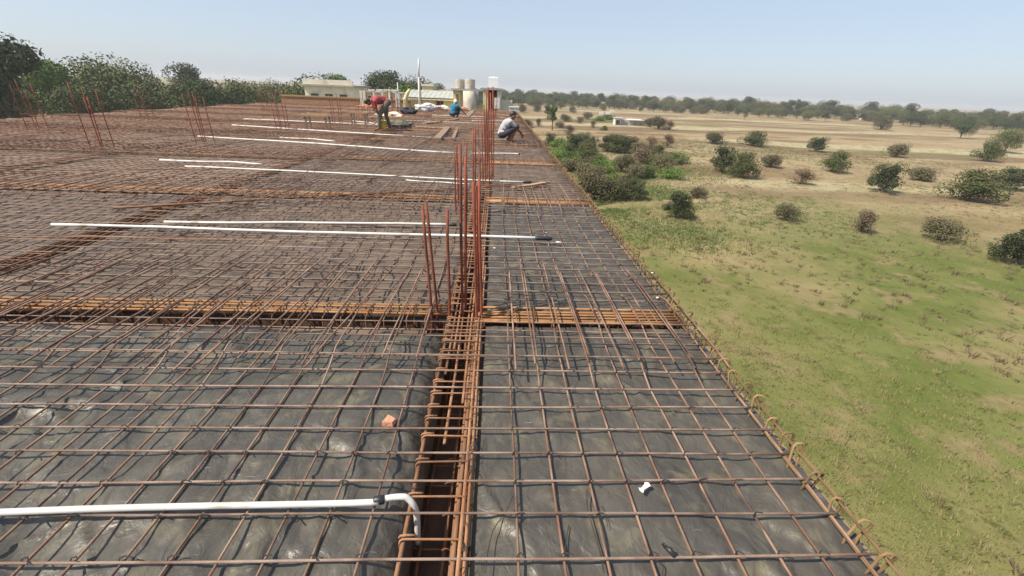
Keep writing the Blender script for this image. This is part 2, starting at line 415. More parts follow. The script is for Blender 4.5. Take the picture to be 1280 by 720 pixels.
make_sheet(RX0, XE-.01, YC[0]+HW, YC[1]-HW, .02, .08, 1.0, MT['sheet'], 'dark plastic sheet under the mesh beneath the black ended long white conduit', sides=(1,0,1,1), seed=22)
make_sheet(XB[1]+HW, XB[0]-HW, YC[0]+HW, YC[1]-HW, .025, .08, 1.0, MT['sheet2'], 'dusty brown plastic sheet under the two white conduits beside the first column rods', sides=(1,1,1,1), seed=33)
make_sheet(XB[2]+HW, XB[1]-HW, Y0, YC[0]-HW, .03, .12, 1.2, MT['sheet'], 'dark plastic sheet beyond the second beam trench, under bare mesh', sides=(1,1,0,1), seed=41)
make_sheet(XB[2]+HW, XB[1]-HW, YC[0]+HW, YC[1]-HW, .04, .08, 1.0, MT['sheet2'], 'dusty brown plastic sheet beyond the second beam trench, under bare mesh', sides=(1,1,1,1), seed=52)
for k, (i, j) in enumerate([(0,2),(0,3),(0,4),(1,2),(1,3)]):
    a0, a1, b0, b1 = bays[i*(len(YC)+1)+j]
    make_sheet(a0, a1-(.01 if i == 0 else 0), b0, b1, .05, .06, .9, MT['sheet2'], ('dusty sheet strip under the loose plank, between beam line and slab edge', 'dusty sheet strip right before the squatting man in grey, along the slab edge', 'dusty sheet strip under the squatting man in grey', 'dusty sheet beneath the long conduit that ends beside the loose plank', 'dusty sheet under the slanting loose bars before the thick plank')[k], 'dusty sheets under the farther bays', sides=(1,int(i>0),1,1), seed=60+k)

# ------------------------------------------------------------------ rebar mat
rb = thing('rebar_mat', 'rust brown steel reinforcement mesh laid across the whole slab formwork', 'rebar mesh', (0,0,0))
def wob(n, amp, sm=4):
    a = rng.normal(0, 1, n+sm*2); k = np.ones(sm)/sm
    return np.convolve(np.convolve(a, k, 'same'), k, 'same')[sm:sm+n]*amp
RB = .0052
def beam_prox(y):
    return min(abs(y-c) for c in YC)
def zl(y, odd):
    d = beam_prox(y)
    if odd: return .024 + .078*min(1, max(0, (.74-d)/.13))
    return .024 + .034*min(1, max(0, (.34-d)/.13))
lines_r = [.107+.155*k for k in range(9)]
lines_l = [-.445-.155*k for k in range(100)]
segs = [(-1.4, 5.9), (5.55, 12.2), (11.8, 19.0), (18.5, 25.6), (25.1, 31.8)]
far = MB(); n_ind = 0
for li, x in enumerate(lines_r+lines_l):
    left = li >= 9
    odd = (li if not left else li-9) % 2
    yaw = random.gauss(0, .0018)
    for si, (a, c) in enumerate(segs):
        a2 = a+random.uniform(-.25, .25) if si else a; c2 = c+random.uniform(-.25, .25)
        st = .13 if si == 0 and abs(x) < 5 else (.3 if si < 2 else .65)
        ysn = list(np.arange(a2, c2, st))+[c2]
        if st > .2:    # keep crank points
            ex = [cy+s*dd for cy in YC for s in (-1,1) for dd in ((.61,.74) if odd else (.21,.34)) if a2 < cy+s*dd < c2]
            ysn = sorted(ysn+ex)
        w = wob(len(ysn), .006); wz = wob(len(ysn), .003)
        x_ = x + (.011 if si % 2 else 0)
        pts = [(x_+w[i]+yaw*(y-2), y, zl(y, odd)+wz[i]*.5+.001) for i, y in enumerate(ysn)]
        near = (si == 0 and (x > -8.3)) or (si == 1 and x > -4.5)
        if near:
            q = MB(); q.tube(pts, RB, 6); q.build('longitudinal_bar', MT['long'], rb, smooth=True)
        else: far.tube(pts, RB*1.05, 4 if si > 1 else 5, 0)
crosses = np.arange(-1.05, 31.7, .1515)
cp = [(-3.55, XE-.035), (-9.6, -3.15), (-15.95, -9.2)]
for yi, y in enumerate(crosses):
    if beam_prox(y) < .10: continue
    for pi, (a, c) in enumerate(cp):
        st = .16 if y < 7 and pi == 0 else (.4 if y < 12 else .8)
        a2 = a+random.uniform(-.15, .15); c2 = c+(random.uniform(-.02, .015) if pi == 0 else random.uniform(-.15, .15))
        n = max(2, int((c2-a2)/st)); xx = np.linspace(a2, c2, n+1)
        w = wob(n+1, .006); wz = wob(n+1, .0025); sl = random.gauss(0, .0022)
        yy = y+random.gauss(0, .006)
        pts = [(xx[i], yy+w[i]+sl*(xx[i]), .0355+wz[i]*.5+(.006 if pi == 1 else 0)) for i in range(n+1)]
        near = (pi == 0 and y < 25) or (pi == 1 and y < 14)
        if near:
            q = MB(); q.tube(pts, RB*(1 if y < 10 else 1.1), 6 if y < 7 else 4); q.build('cross_bar', MT['cross'], rb, smooth=True)
        else: far.tube(pts, RB*1.1, 4)
fo = far.build('far_bars', MT['long'], rb, smooth=True); fo['kind'] = 'stuff'
# extra top bars over the cross beams and their distribution bars
topfar = MB()
for ci, cy in enumerate(YC):
    for li, x in enumerate(lines_r+lines_l):
        odd = (li if li < 9 else li-9) % 2
        if odd and ci > 0: continue
        skew = random.gauss(0, .004) if li < 9 else random.gauss(.035, .03)
        L1 = .70+random.uniform(-.06, .10); L2 = .75+random.uniform(-.1, .25)
        xo = x+(.021 if not odd else -.022)+random.uniform(-.006, .006)
        zt = .104+random.uniform(-.004, .006)
        pts = []
        for k in range(9):
            y = cy-L1+(L1+L2)*k/8
            z = zt-(.012 if k in (0, 8) else 0)+random.gauss(0, .0015)
            pts.append((xo+skew*(y-cy)/.7, y, z))
        if ci == 0 and x > -6.3 or (ci == 1 and x > -3.0):
            q = MB(); q.tube(pts, RB*1.1, 6); q.build('top_bar', MT['long'], rb, smooth=True)
        else: topfar.tube(pts[::2], RB*1.1, 4)
    for dd in (-.62, -.42, -.24, .25, .40, .55, .70):
        for pi, (a, c) in enumerate(cp):
            xx = np.linspace(a, c, 14 if pi == 0 else 6); w = wob(len(xx), .008)
            pts = [(xx[i], cy+dd+w[i], .092) for i in range(len(xx))]
            if (ci < 3 and pi == 0): q = MB(); q.tube(pts, RB*.85, 5); q.build('distribution_bar', MT['cross'], rb, smooth=True)
            else: topfar.tube(pts, RB, 4)
to = topfar.build('far_top_bars', MT['long'], rb, smooth=True); to['kind'] = 'stuff'
# tie wire knots at the near crossings
tw = MB()
for x in lines_r+lines_l[:24]:
    for y in crosses:
        if .3 < y < 7.5 and random.random() < .75:
            a = random.uniform(-.6, .6); L = random.uniform(.012, .026)
            zz = .041; L *= 1.3
            tw.tube([(x-.009, y-.007, zz-.012), (x-.004, y-.001, zz+.003), (x+.006, y+.006, zz+.001), (x+.006+L*math.cos(a), y+L*math.sin(a)-.004, zz+.004)], .0023, 4)
two = tw.build('tie_wire', MT['wire'], rb); two['kind'] = 'stuff'

# ------------------------------------------------------------------ beam cages
def arc_loop(x0, x1, z0, z1, r, n=3):
    """rounded rectangle in x,z"""
    P = []
    for cx, cz, a0 in ((x1-r, z1-r, 0), (x0+r, z1-r, 90), (x0+r, z0+r, 180), (x1-r, z0+r, 270)):
        for k in range(n+1):
            a = rad(a0+90*k/n); P.append((cx+r*math.cos(a), cz+r*math.sin(a)))
    return P
mb = thing('beam_cage', 'long orange rusty beam cage lying in the open trench beside the column rods', 'beam cage', (0,0,0))
for (x, z, r) in ((-.303, .020, .0085), (-.215, .012, .0075), (-.118, .022, .0095), (-.098, .030, .008), (-.128, -.02, .0085), (-.285, -.27, .008), (-.19, -.275, .008), (-.11, -.27, .008)):
    for a, c in ((-1.2, 6.4), (6.0, 13.4), (12.9, 20.6), (20.0, 31.5)):
        if z > 0 and x == -.215 and a < 0: a = 1.45
        n = int((c-a)/.25); yy = np.linspace(a, c, n+1); w = wob(n+1, .008); wz = wob(n+1, .006)
        q = MB(); q.tube([(x+w[i], yy[i], z+wz[i]) for i in range(n+1)], r, 7); q.build('main_bar', MT['beam'], mb, smooth=True)
bt = MB()
for k in range(170):
    y = random.uniform(.4, 5.5); x = random.choice((-.118, -.10, -.10, -.085, -.303)); a = random.uniform(0, 6.28); L = random.uniform(.012, .04)
    bt.tube([(x-.012, y, .015), (x-.004, y+.004, .036), (x+.012, y+.002, .034), (x+.012+L*math.cos(a)*.6, y+L*math.sin(a), .034+random.uniform(-.02, .025))], .0020, 4)
bto = bt.build('tie_wire', MT['wire'], mb); bto['kind'] = 'stuff'
for a, c in ((-1.0, .95), (1.0, 2.4)):
    n = 8; q = MB()
    for k in range(n): q.box(-.092+random.uniform(-.006,.006), -.066, a+(c-a)*k/n+.002, a+(c-a)*(k+1)/n-.002, -.14, -.035+random.uniform(-.012, .012))
    q.build('spacer_strip', MT['timber'], mb)
# extra short bars around the first column, fanned
for x, a, c, z in ((-.262, 1.95, 4.4, .03), (-.238, 2.2, 4.1, .032), (-.165, 2.1, 4.6, .03), (-.145, 1.7, 4.9, .036), (-.078, .75, 3.6, .026), (-.250, 4.6, 8.4, .03), (-.15, 4.9, 9.1, .032)):
    n = 8; yy = np.linspace(a, c, n); w = wob(n, .006)
    q = MB(); q.tube([(x+w[i], yy[i], z) for i in range(n)], .0075, 6); q.build('extra_bar', MT['beam'], mb, smooth=True)
sty = []
y = -1.0
while y < 31: sty.append(y); y += (.165 if y < 1.4 else .10 if y < 5 else .15)
P0 = arc_loop(-.318, -.088, -.285, .040, .022)
stm = None
for k, y in enumerate(sty):
    if k < 8 or stm is None or len(stm) < 6:
        stm = stm or []
        q = MB(); tilt = random.uniform(-.03, .03)
        loop = [(p[0], tilt*(p[0]+.2)+random.gauss(0, .001), p[1]) for p in P0]; loop.append(loop[0])
        # hook tail beside the top leg
        q.tube(loop, .0046, 5, cap=False)
        q.tube([(-.322, .012, .030), (-.316, .012, .041), (-.30, .013, .0445), (-.262, .014, .042)], .0044, 5)
        stm.append(q.mesh('stirrup', True))
    me = stm[k % len(stm)]
    o = link('stirrup', me, MT['beam'], mb, (0, y+random.uniform(-.012, .012), random.uniform(-.003, .004)))
    o.rotation_euler.x = random.uniform(-.03, .03)
# cross cages
for ci, cy in enumerate(YC):
    names = ['cage of orange bars under the mesh, crossing at the rods before two conduits',
             'cage of orange rusty bars crossing under the mesh beneath the loose bar bundle']
    cg = thing('cross_beam_cage', names[ci] if ci < 2 else 'rusty cross beam cage under the farther mesh bays', 'beam cage', (0,0,0), None if ci < 2 else 'cross beam cages of the farther bays')
    for a, c, right in ((-.13, XE-.02, 1), (-5.9, -.30, 0), (-15.9, -5.5, 0)):
        offs = (-.118, -.082, -.045, -.008, .032, .075) if right else (-.02, .022, .060, .098)
        for oy in offs:
            n = max(4, int((c-a)/.35)); xx = np.linspace(a+random.uniform(-.02, .02), c+random.uniform(-.03, .01), n+1); w = wob(n+1, .009); wz = wob(n+1, .005)
            q = MB(); q.tube([(xx[i], cy+oy+w[i], .022+wz[i]+(.012 if oy > .05 else 0)) for i in range(n+1)], .0090, 6 if ci < 2 else 4); q.build('main_bar', MT['beamx'], cg, smooth=True)
        for oy in (-.08, .08):
            q = MB(); q.tube([(a, cy+oy, -.26), (c, cy+oy, -.26)], .008, 5); q.build('main_bar', MT['beam'], cg, smooth=True)
    st = MB(); L = arc_loop(-.112, .112, -.275, .031, .02); L.append(L[0])
    st.tube([(0, p[0], p[1]) for p in L], .0045, 4, cap=False); sm = st.mesh('stirrup', True)
    rest = MB()
    x = XE-.08
    while x > -15.8:
        if not (-.36 < x < 0):
            if x > (-6 if ci == 0 else -3.6 if ci < 3 else .2):
                o = link('stirrup', sm, MT['beam'], cg, (x+random.uniform(-.02, .02), cy+random.uniform(-.006, .006), random.uniform(-.004, .006))); o.rotation_euler.z = random.uniform(-.08, .08)
            elif ci < 5:
                rest.tube([(x, cy+p[0], p[1]) for p in L[::2]], .0045, 4, cap=False)
        x -= .15
    if rest.n: ro = rest.build('far_stirrups', MT['beam'], cg); ro['kind'] = 'stuff'
# other longitudinal cages (left)
for bi, bx in enumerate(XB[1:]):
    cg = thing('beam_cage', 'rusty beam cage in a trench running parallel to the main beam across the bare mesh', 'beam cage', (0,0,0), 'beam cages parallel to the main beam')
    for ox in (-.09, -.03, .04, .1):
        yy = np.linspace(-1, 31.5, 60); w = wob(60, .01)
        q = MB(); q.tube([(bx+ox+w[i], yy[i], .022) for i in range(60)], .0085, 5); q.build('main_bar', MT['beam'], cg, smooth=True)
    L = arc_loop(-.112, .112, -.275, .033, .02); L.append(L[0])
    st = MB(); st.tube([(p[0], 0, p[1]) for p in L], .0045, 4, cap=False); sm = st.mesh('stirrup', True)
    rest = MB(); y = -1
    while y < 31:
        if y < 10 and bi < 2: link('stirrup', sm, MT['beam'], cg, (bx+random.uniform(-.005, .005), y+random.uniform(-.02, .02), 0))
        else: rest.tube([(bx+p[0], y, p[1]) for p in L[::2]], .0045, 4, cap=False)
        y += .16
    ro = rest.build('far_stirrups', MT['beam'], cg); ro['kind'] = 'stuff'

# ------------------------------------------------------------------ edge reinforcement with upstanding pins
eg = thing('edge_cage', 'yellowish rusty edge bars with upstanding bent pins along the slab rim above the field', 'edge reinforcement', (0,0,0))
for x, z in ((XE-.075, .016), (XE-.018, .045), (XE-.05, .072)):
    for a, c in ((-1.3, 8), (7.6, 16.2), (15.8, 24.4), (24, 31.8)):
        n = 24; yy = np.linspace(a, c, n); w = wob(n, .010); wz = wob(n, .012)
        q = MB(); q.tube([(x+w[i], yy[i], z+wz[i]) for i in range(n)], .0055, 6); q.build('edge_bar', MT['edge'], eg, smooth=True)
pins = []
for k in range(7):
    h = random.uniform(.09, .115); w = random.uniform(.04, .055); ln = random.uniform(-.02, .03)
    q = MB(); q.tube([(-w/2-.004, 0, -.18), (-w/2, 0, .02), (-w/2+ln, .004, h-.014), (-w/2+ln+.012, .004, h), (w/2+ln-.012, -.004, h+.003), (w/2+ln, -.004, h-.012), (w/2, 0, .02), (w/2+.004, 0, -.18)], .0055, 6)
    pins.append(q.mesh('pin', True))
y = -1.2; k = 0
while y < 31.6:
    o = link('pin', pins[k % 7], MT['edge'], eg, (XE-.05+random.uniform(-.012, .012), y+random.uniform(-.02, .02), random.uniform(-.012, .008)))
    o.rotation_euler = (random.uniform(-.15, .15), random.uniform(-.08, .12), random.uniform(-.2, .2))
    y += .115; k += 1

# ------------------------------------------------------------------ column starter rods
def column(label, rods, tie_z, group=None):
    cx = sum(r[0] for r in rods)/len(rods); cy = sum(r[1] for r in rods)/len(rods)
    c = thing('column_rods', label, 'column rebar', (cx, cy, -.3), group)
    for (x, y, x2, y2, z2) in rods:
        pts = [(x-cx, y-cy, .0), (x-cx, y-cy, .3)]
        for t in (.25, .5, .75, 1): pts.append((x-cx+(x2-x)*t+random.gauss(0, .002), y-cy+(y2-y)*t+random.gauss(0, .002), .3+z2*t))
        q = MB(); q.tube(pts, .0100, 7); q.build('rod', MT['rod'], c, smooth=True)
    xs_ = [r[0] for r in rods]; ys_ = [r[1] for r in rods]
    for z in tie_z:
        q = MB(); x0, x1, y0, y1 = min(xs_)-cx-.012, max(xs_)-cx+.012, min(ys_)-cy-.012, max(ys_)-cy+.012
        q.tube([(x0,y0,z+.3),(x1,y0,z+.302),(x1,y1,z+.304),(x0,y1,z+.302),(x0,y0,z+.303)], .004, 5); q.build('tie', MT['rod'], c)
    return c
def rod_px(base, top):
    B = on_z(*base); T = on_y(*top, B.y); return (B.x, B.y, T.x, B.y, T.z)
c1 = [rod_px((540,399),(528,258)), rod_px((547,394),(533,252)), rod_px((562,401),(559,262)), rod_px((578,398),(576,181)), rod_px((582,392),(582,196)), rod_px((596,402),(592,227)), rod_px((599,394),(597,232)), rod_px((602,398),(599,224))]
column('red oxide rods standing where the main beam meets the first cross beam', c1, (-.1,))
c2 = [rod_px((570,268),(568,190)), rod_px((573,258),(571,178)), rod_px((584,270),(583,176)), rod_px((592,262),(591,163)), rod_px((594,270),(594,158)), rod_px((600,258),(600,186))]
column('red rods in the beam line beside the black conduit end, between two taller rod groups', c2, (-.1,))
c3 = [rod_px((604,236),(602,147)), rod_px((607,231),(605,131)), rod_px((612,236),(610,109)), rod_px((615,231),(613,116)), rod_px((609,226),(608,112)), rod_px((617,228),(616,108))]
column('tallest red rods of the beam line, next to the squatting man in grey shirt', c3, (-.1, .35))
c4 = [rod_px((599,203),(598,146)), rod_px((603,200),(602,150)), rod_px((610,203),(609,143)), rod_px((607,199),(607,148))]
column('short red rods of the beam line behind the tallest rods', c4, (-.1,))
gl = 'red rods standing in a bare column group on the far slab'
for (px, py, n, hh) in ((613,162,4,.8), (615,150,4,.75), (463,146,4,1.3), (486,141,5,1.25), (493,139,4,1.1), (449,151,4,.9), (547,140,4,.8), (480,139,4,1.3), (618,142,4,1.0), (420,158,4,1.2), (350,165,5,1.2), (250,180,5,1.3), (120,190,5,1.2), (330,141,4,1.2), (180,150,4,1.2), (40,165,4,1.2)):
    p = on_z(px, py); rods = []
    for k in range(n):
        x = p.x+(.18 if k % 2 else -.1)+random.uniform(-.03, .03); y = p.y+(.3 if k > 1 else 0)
        rods.append((x, y, x+random.uniform(-.05, .05), y, hh*random.uniform(.8, 1.1)))
    column(gl, rods, (.2, .45), 'bare column rods on the far slab')

# ------------------------------------------------------------------ conduits and loose things on the mesh
def conduit(label, pts, r=.0125, ends=(), bend=0, z=.056, group=None, cpl=()):
    """pts in world; ends: positions of black couplings (0..1 ranges)"""
    A = Vector(pts[0]); c = thing('conduit_pipe', label, 'conduit', (A.x, A.y, 0), group)
    P = [Vector(p)-Vector((A.x, A.y, 0)) for p in pts]
    n = 14; out = []
    tot = [0]
    for i in range(1, len(P)): tot.append(tot[-1]+(P[i]-P[i-1]).length)
    def at(s):
        s *= tot[-1]
        for i in range(1, len(P)):
            if s <= tot[i]+1e-9:
                t = (s-tot[i-1])/(tot[i]-tot[i-1]); return P[i-1].lerp(P[i], t)
        return P[-1].copy()
    if len(P) == 2:
        w = wob(n+1, .075, 4)
        out = [at(k/n)+Vector((0, w[k]-w[0], 0)) for k in range(n+1)]
    else:
        for i in range(len(P)-1):
            p0 = P[max(i-1,0)]; p1 = P[i]; p2 = P[i+1]; p3 = P[min(i+2, len(P)-1)]
            for k in range(5):
                t = k/5; out.append(.5*((2*p1)+(p2-p0)*t+(2*p0-5*p1+4*p2-p3)*t*t+(-p0+3*p1-3*p2+p3)*t**3))
        out.append(P[-1])
    q = MB(); q.tube(out, r, 9); q.build('pipe', MT['pvc'], c, smooth=True)
    for s0, s1 in ends:
        m_ = max(0, min(len(out)-1, int(round((s0+s1)/2*(len(out)-1)))))
        a_ = at(s0); b_ = at(s1); off = out[m_]-at(m_/(len(out)-1))
        q = MB(); q.tube([a_+off, a_.lerp(b_, .1)+off, a_.lerp(b_, .9)+off, b_+off], [r*1.1, r*1.45, r*1.45, r*1.1], 9); q.build('coupling', MT['black'], c, smooth=True)
    for a_, b_ in cpl:
        a_ = Vector(a_)-Vector((A.x, A.y, 0)); b_ = Vector(b_)-Vector((A.x, A.y, 0))
        q = MB(); q.tube([a_, a_.lerp(b_, .1), a_.lerp(b_, .9), b_], [r*1.1, r*1.4, r*1.4, r*1.1], 9); q.build('coupling', MT['black'], c, smooth=True)
    return c
def PZ(x, y, z=.056): return on_z(x, y, z)
def ext(a, b, X):   # prolong a line a->b back to x = X
    t = (X-a.x)/(b.x-a.x); return a.lerp(b, t)
a, b_ = PZ(438,279), PZ(571,280); conduit('white conduit with a black end stopping short of the column rods', [ext(a,b_,-3.6), b_], r=.0145, ends=((.972,1.0),))
a, b_ = PZ(438,291), PZ(690,298); conduit('long white conduit crossing behind the first column rods to a big black end cap', [ext(a,b_,-4.6), b_], r=.016, ends=((.965,1.0),))
p = PZ(696,297, .03)
a, b_ = PZ(438,217), PZ(664,227); conduit('white conduit crossing the beam line and ending in black beside the loose plank', [ext(a,b_,-5.5), b_], r=.016, ends=((.975,1.0),))
conduit('short white conduit lying parallel just before a longer one', [PZ(508,225), PZ(590,230)])
for aa, bb, X in (((438,183),(573,192),-8.), ((447,166),(576,174),-9), ((452,155),(590,161),-10), ((498,150),(640,156),None), ((590,192),(650,193),None), ((590,173),(640,175),None), ((598,162),(628,163),None), ((540,144),(632,147),None), ((440,151),(478,155),None), ((560,138),(634,141),None), ((455,140),(520,142),None), ((590,151),(640,151),None), ((350,172),(420,176),None), ((200,200),(330,205),None)):
    a, b_ = PZ(*aa), PZ(*bb)
    CL = {(438,183):'long pale conduit crossing the mesh between thick plank and loose bar bundle', (447,166):"long pale conduit passing at the bending man's feet", (452,155):'long pale conduit passing behind the bending man, before the squatting pair', (498,150):'pale conduit running from behind the bending man to the man in grey', (590,192):'short pale conduit with black end, past the loose plank by the slab edge', (590,173):"short pale conduit ending at the grey shirted man's feet", (598,162):'very short pale conduit between the tallest rods and the man in grey', (540,144):'pale conduit lying behind the blue shirted man'}
    conduit(CL.get(aa, 'pale conduit lying on the farthest mesh bays'), [ext(a,b_,X) if X else a, b_], r=.020, ends=((.97,1.0),) if aa in ((590,192),) else (), group='pale conduits on the farther mesh')
# near conduit bending down into the trench
a = PZ(438,629); b0 = PZ(472,625); b1 = PZ(489,622); e1 = PZ(502,621,.058); e2 = PZ(510,629,.045)
conduit('white conduit with black coupling bending down into the beam trench', [Vector((-2.7,1.03,.058)), Vector((-1.5,1.09,.056)), a, b0, b1, e1, Vector((-.318,1.137,.050)), Vector((-.294,1.128,.018)), Vector((-.284,1.12,-.05)), Vector((-.288,1.11,-.18))], r=.0125, cpl=((PZ(467,626,.057), PZ(481,624,.057)),))

def bundle(label, A, B, n, m, r=.008, spread=.02):
    c = thing('bar_bundle', label, 'rebar bundle', (A.x, A.y, .045))
    for k in range(n):
        oa = Vector((random.uniform(-.1, .1), random.uniform(-spread, spread), .012+.012*(k % 2))); ob = Vector((random.uniform(-.2, .2), random.uniform(-spread, spread), .012+.012*(k % 2)))
        P = [(A+oa).lerp(B+ob, t)-Vector((A.x, A.y, .045)) + Vector((0, 0, random.uniform(0, .003))) for t in np.linspace(0, 1, 9)]
        q = MB(); q.tube(P, r, 6); q.build('bar', m, c, smooth=True)
A = PZ(438,245,.05); B = PZ(640,233,.05)
bundle('loose bundle of brown bars lying slantwise across the mesh before the plank', ext(A, B, -4.4), B, 5, MT['beam'], spread=.035)
A = PZ(440,208,.05); B = PZ(552,193,.05)
bundle('pair of loose bars slanting over the mesh behind the long conduits', PZ(470,209,.05), PZ(560,166,.05), 3, MT['cross'], spread=.04)

for k in range(22):
    x = random.uniform(-9.5, -.8); y = random.uniform(3.2, 17); an = random.choice((random.gauss(.0, .12), random.gauss(1.57, .16), random.gauss(.8, .3))); L = random.uniform(1.2, 3.0)
    A = Vector((x, y, .052 if beam_prox(y) > 1.2 else .115)); n = 6; w = wob(n, .03, 2); q = MB()
    q.tube([(A.x+math.cos(an)*L*i/(n-1)-math.sin(an)*w[i], A.y+math.sin(an)*L*i/(n-1)+math.cos(an)*w[i], A.z+.004) for i in range(n)], .0062, 5)
    tag(q.build('loose_bar', MT['beam'] if k % 3 == 0 else MT['cross'], smooth=True), 'single loose bar dropped askew on the tied mesh', 'rebar', 'loose bars dropped on the mesh')
def plank(label, A, B, w, t, m, name='timber_plank'):
    d = (B-A); L = d.length; o = thing(name, label, 'plank', (A.x, A.y, A.z), rz=math.atan2(d.y, d.x))
    q = MB(); n = 10; V = []; Fc = []
    for i in range(n+1):
        x = L*i/n; ws = w/2*(1+random.uniform(-.04, .04)); zz = .004*math.sin(i*.9)
        V += [(x, -ws, zz), (x, ws, zz), (x, ws*.97, t+zz), (x, -ws*.97, t+zz)]
    for i in range(n):
        for k in range(4): Fc.append((i*4+k, i*4+4+k, i*4+4+(k+1) % 4, i*4+(k+1) % 4))
    Fc += [(3,2,1,0), (n*4, n*4+1, n*4+2, n*4+3)]
    q.add(V, Fc); q.build('board', m, o)
    for sx in (.05, L-.09):
        q = MB(); q.box(sx, sx+.03, -w*.4, w*.4, t+.005, t+.012); q.build('cleat', MT['timberd'], o)
    return o
plank('loose pale timber plank on the mesh near the slab edge', PZ(640,236,.045), PZ(686,229,.045), .085, .03, MT['timber'])
plank('thick timber plank with pale sawn end lying along the far mesh', PZ(546,177,.045), PZ(560,161,.045), .22, .09, MT['timberd'])
plank('narrow dark batten lying along the mesh beside the thick plank', PZ(566,176,.045), PZ(572,160,.045), .10, .05, MT['timberd'])
plank('dark batten lying along the mesh just behind the blue shirted man', PZ(582,148,.045), PZ(591,139,.045), .3, .06, MT['timberd'])

def chunk(name, label, cat, loc, s, m, seed=1, sub=2, parent=None):
    bm = bmesh.new(); bmesh.ops.create_icosphere(bm, subdivisions=sub, radius=1); rs = random.Random(seed)
    for v in bm.verts:
        d_ = v.co; k = 1+.34*(float(fbm(np.array([d_.x*2.3+d_.z*1.3+seed*7.1]), np.array([d_.y*2.3+d_.z*1.7+seed*3.3]), seed)[0])-.47)*(2 if sub < 3 else 2.6); v.co = Vector((v.co.x*s[0]*k, v.co.y*s[1]*k, v.co.z*s[2]*k))
    me = bpy.data.meshes.new(name); bm.to_mesh(me); bm.free()
    o = link(name, me, m, parent, loc)
    return tag(o, label, cat) if label else o
# broken brick: a sheared half brick
bp = PZ(487,529,.012); q = MB()
q.add([(-.032,-.020,0),(.022,-.026,0),(.034,.012,0),(-.014,.030,0),(-.031,-.016,.022),(.018,-.022,.027),(.029,.010,.020),(-.010,.027,.031),(-.002,.002,.024)], [(3,2,1,0),(0,1,5,4),(1,2,6,5),(2,3,7,6),(3,0,4,7),(4,5,8),(5,6,8),(6,7,8),(7,4,8)])
tag(q.build('brick_fragment', MT['brickbit'], loc=bp), 'broken orange brick piece on the dark sheet left of the trench', 'brick')
# paper scrap on the mesh, creased
pp = PZ(805,610,.042); q = MB(); V = []; Fc = []
for i in range(5):
    for j in range(3): V.append(((i-2)*.013*(1+.2*math.sin(j*2)), (j-1)*.010*(1.3 if i in (0,4) else .75), .004+.004*math.sin(i*1.7+j)))
for i in range(4):
    for j in range(2): Fc.append((i*3+j, i*3+j+3, i*3+j+4, i*3+j+1))
q.add(V, Fc); o = q.build('paper_scrap', MT['paper'], loc=pp); o.rotation_euler.z = rad(38)
sm = o.modifiers.new('t', 'SOLIDIFY'); sm.thickness = .0008
tag(o, 'crumpled white paper scrap lying on a mesh bar', 'paper')
chunk('paper_ball', 'tiny crumpled white paper ball by a mesh crossing on the dark sheet', 'paper', PZ(680,567,.024), (.008,.007,.006), MT['paper'], 3)
chunk('mortar_lump', 'pale mortar lump beside the big black conduit end', 'mortar lump', PZ(698,303,.022), (.032,.02,.012), MT['wash'], 5)
for i, (x, y) in enumerate([(683,291),(570,289),(822,372),(775,388),(668,262),(618,310),(815,341)]):
    chunk('mortar_lump', 'small pale mortar crumb scattered on the sheet between bars', 'mortar lump', PZ(x,y,.014), (.014,.010,.007), MT['wash'], 9+i)['group'] = 'mortar crumbs on the sheet'
chunk('rubble_lump', 'dark lump of rubble on the mesh behind the loose bar bundle', 'rubble', PZ(461,226,.05), (.05,.05,.05), MT['form'], 8)
# stray wires
def wire(label, P, r=.0019):
    q = MB(); pts = []
    P = [Vector(p) for p in P]
    for i in range(len(P)-1):
        p0 = P[max(i-1,0)]; p1 = P[i]; p2 = P[i+1]; p3 = P[min(i+2, len(P)-1)]
        for k in range(5):
            t = k/5; pts.append(.5*((2*p1)+(p2-p0)*t+(2*p0-5*p1+4*p2-p3)*t*t+(-p0+3*p1-3*p2+p3)*t**3))
    pts.append(P[-1]); q.tube(pts, r, 5)
    tag(q.build('stray_wire', MT['wire'], smooth=True), label, 'wire')
wire('long curved black wire hanging over mesh bars on the dark sheet', [PZ(734,612,.045), PZ(734,632,.03), PZ(741,660,.02), PZ(750,690,.02), PZ(755,716,.025)], .0026)
wire('short bent black wire on the sheet beside the long curved one', [PZ(711,657,.02), PZ(707,680,.019), PZ(706,700,.022)])
wire('thin black wire slanting over a bar toward the beam trench', [PZ(641,620,.043), PZ(632,640,.026), PZ(617,662,.02), PZ(610,690,.02), PZ(607,716,.022)])
wire('small black wire curl at the foot of the mesh near the paper scrap', [PZ(820,700,.04), PZ(828,708,.03), PZ(827,722,.02)])
wire('faint bent wire under the mesh behind the paper scrap', [PZ(752,632,.018), PZ(757,645,.018), PZ(760,660,.018)], .0012)
# black clip at the lower right
bk = PZ(836,692,.03); cl = thing('black_clip', 'small black plastic clip on the mesh past the wire curl', 'clip', bk)
q = MB(); q.tube([(-.014,.02,.012),(0,0,.02),(.012,-.018,.01)], [.005,.011,.007], 7); q.build('body', MT['black'], cl, smooth=True)
q = MB(); q.tube([(-.006,.016,.018),(-.01,.026,.016),(-.012,.03,.004)], .004, 6); q.build('tab', MT['black'], cl, smooth=True)
# splinters of bar on the edge of the trench: short twisted offcuts in the beam
for i, (x, y) in enumerate([(560,575),(556,605),(553,645),(552,688)]):
    a = PZ(x, y, -.02); q = MB(); q.tube([a, a+Vector((.012,.004,.004)), a+Vector((.03,.006,-.002))], .0022, 5)
    tag(q.build('wire_offcut', MT['beam'], smooth=True), 'rusty wire offcut poking out beside the beam bars', 'wire', 'wire offcuts along the beam bars')

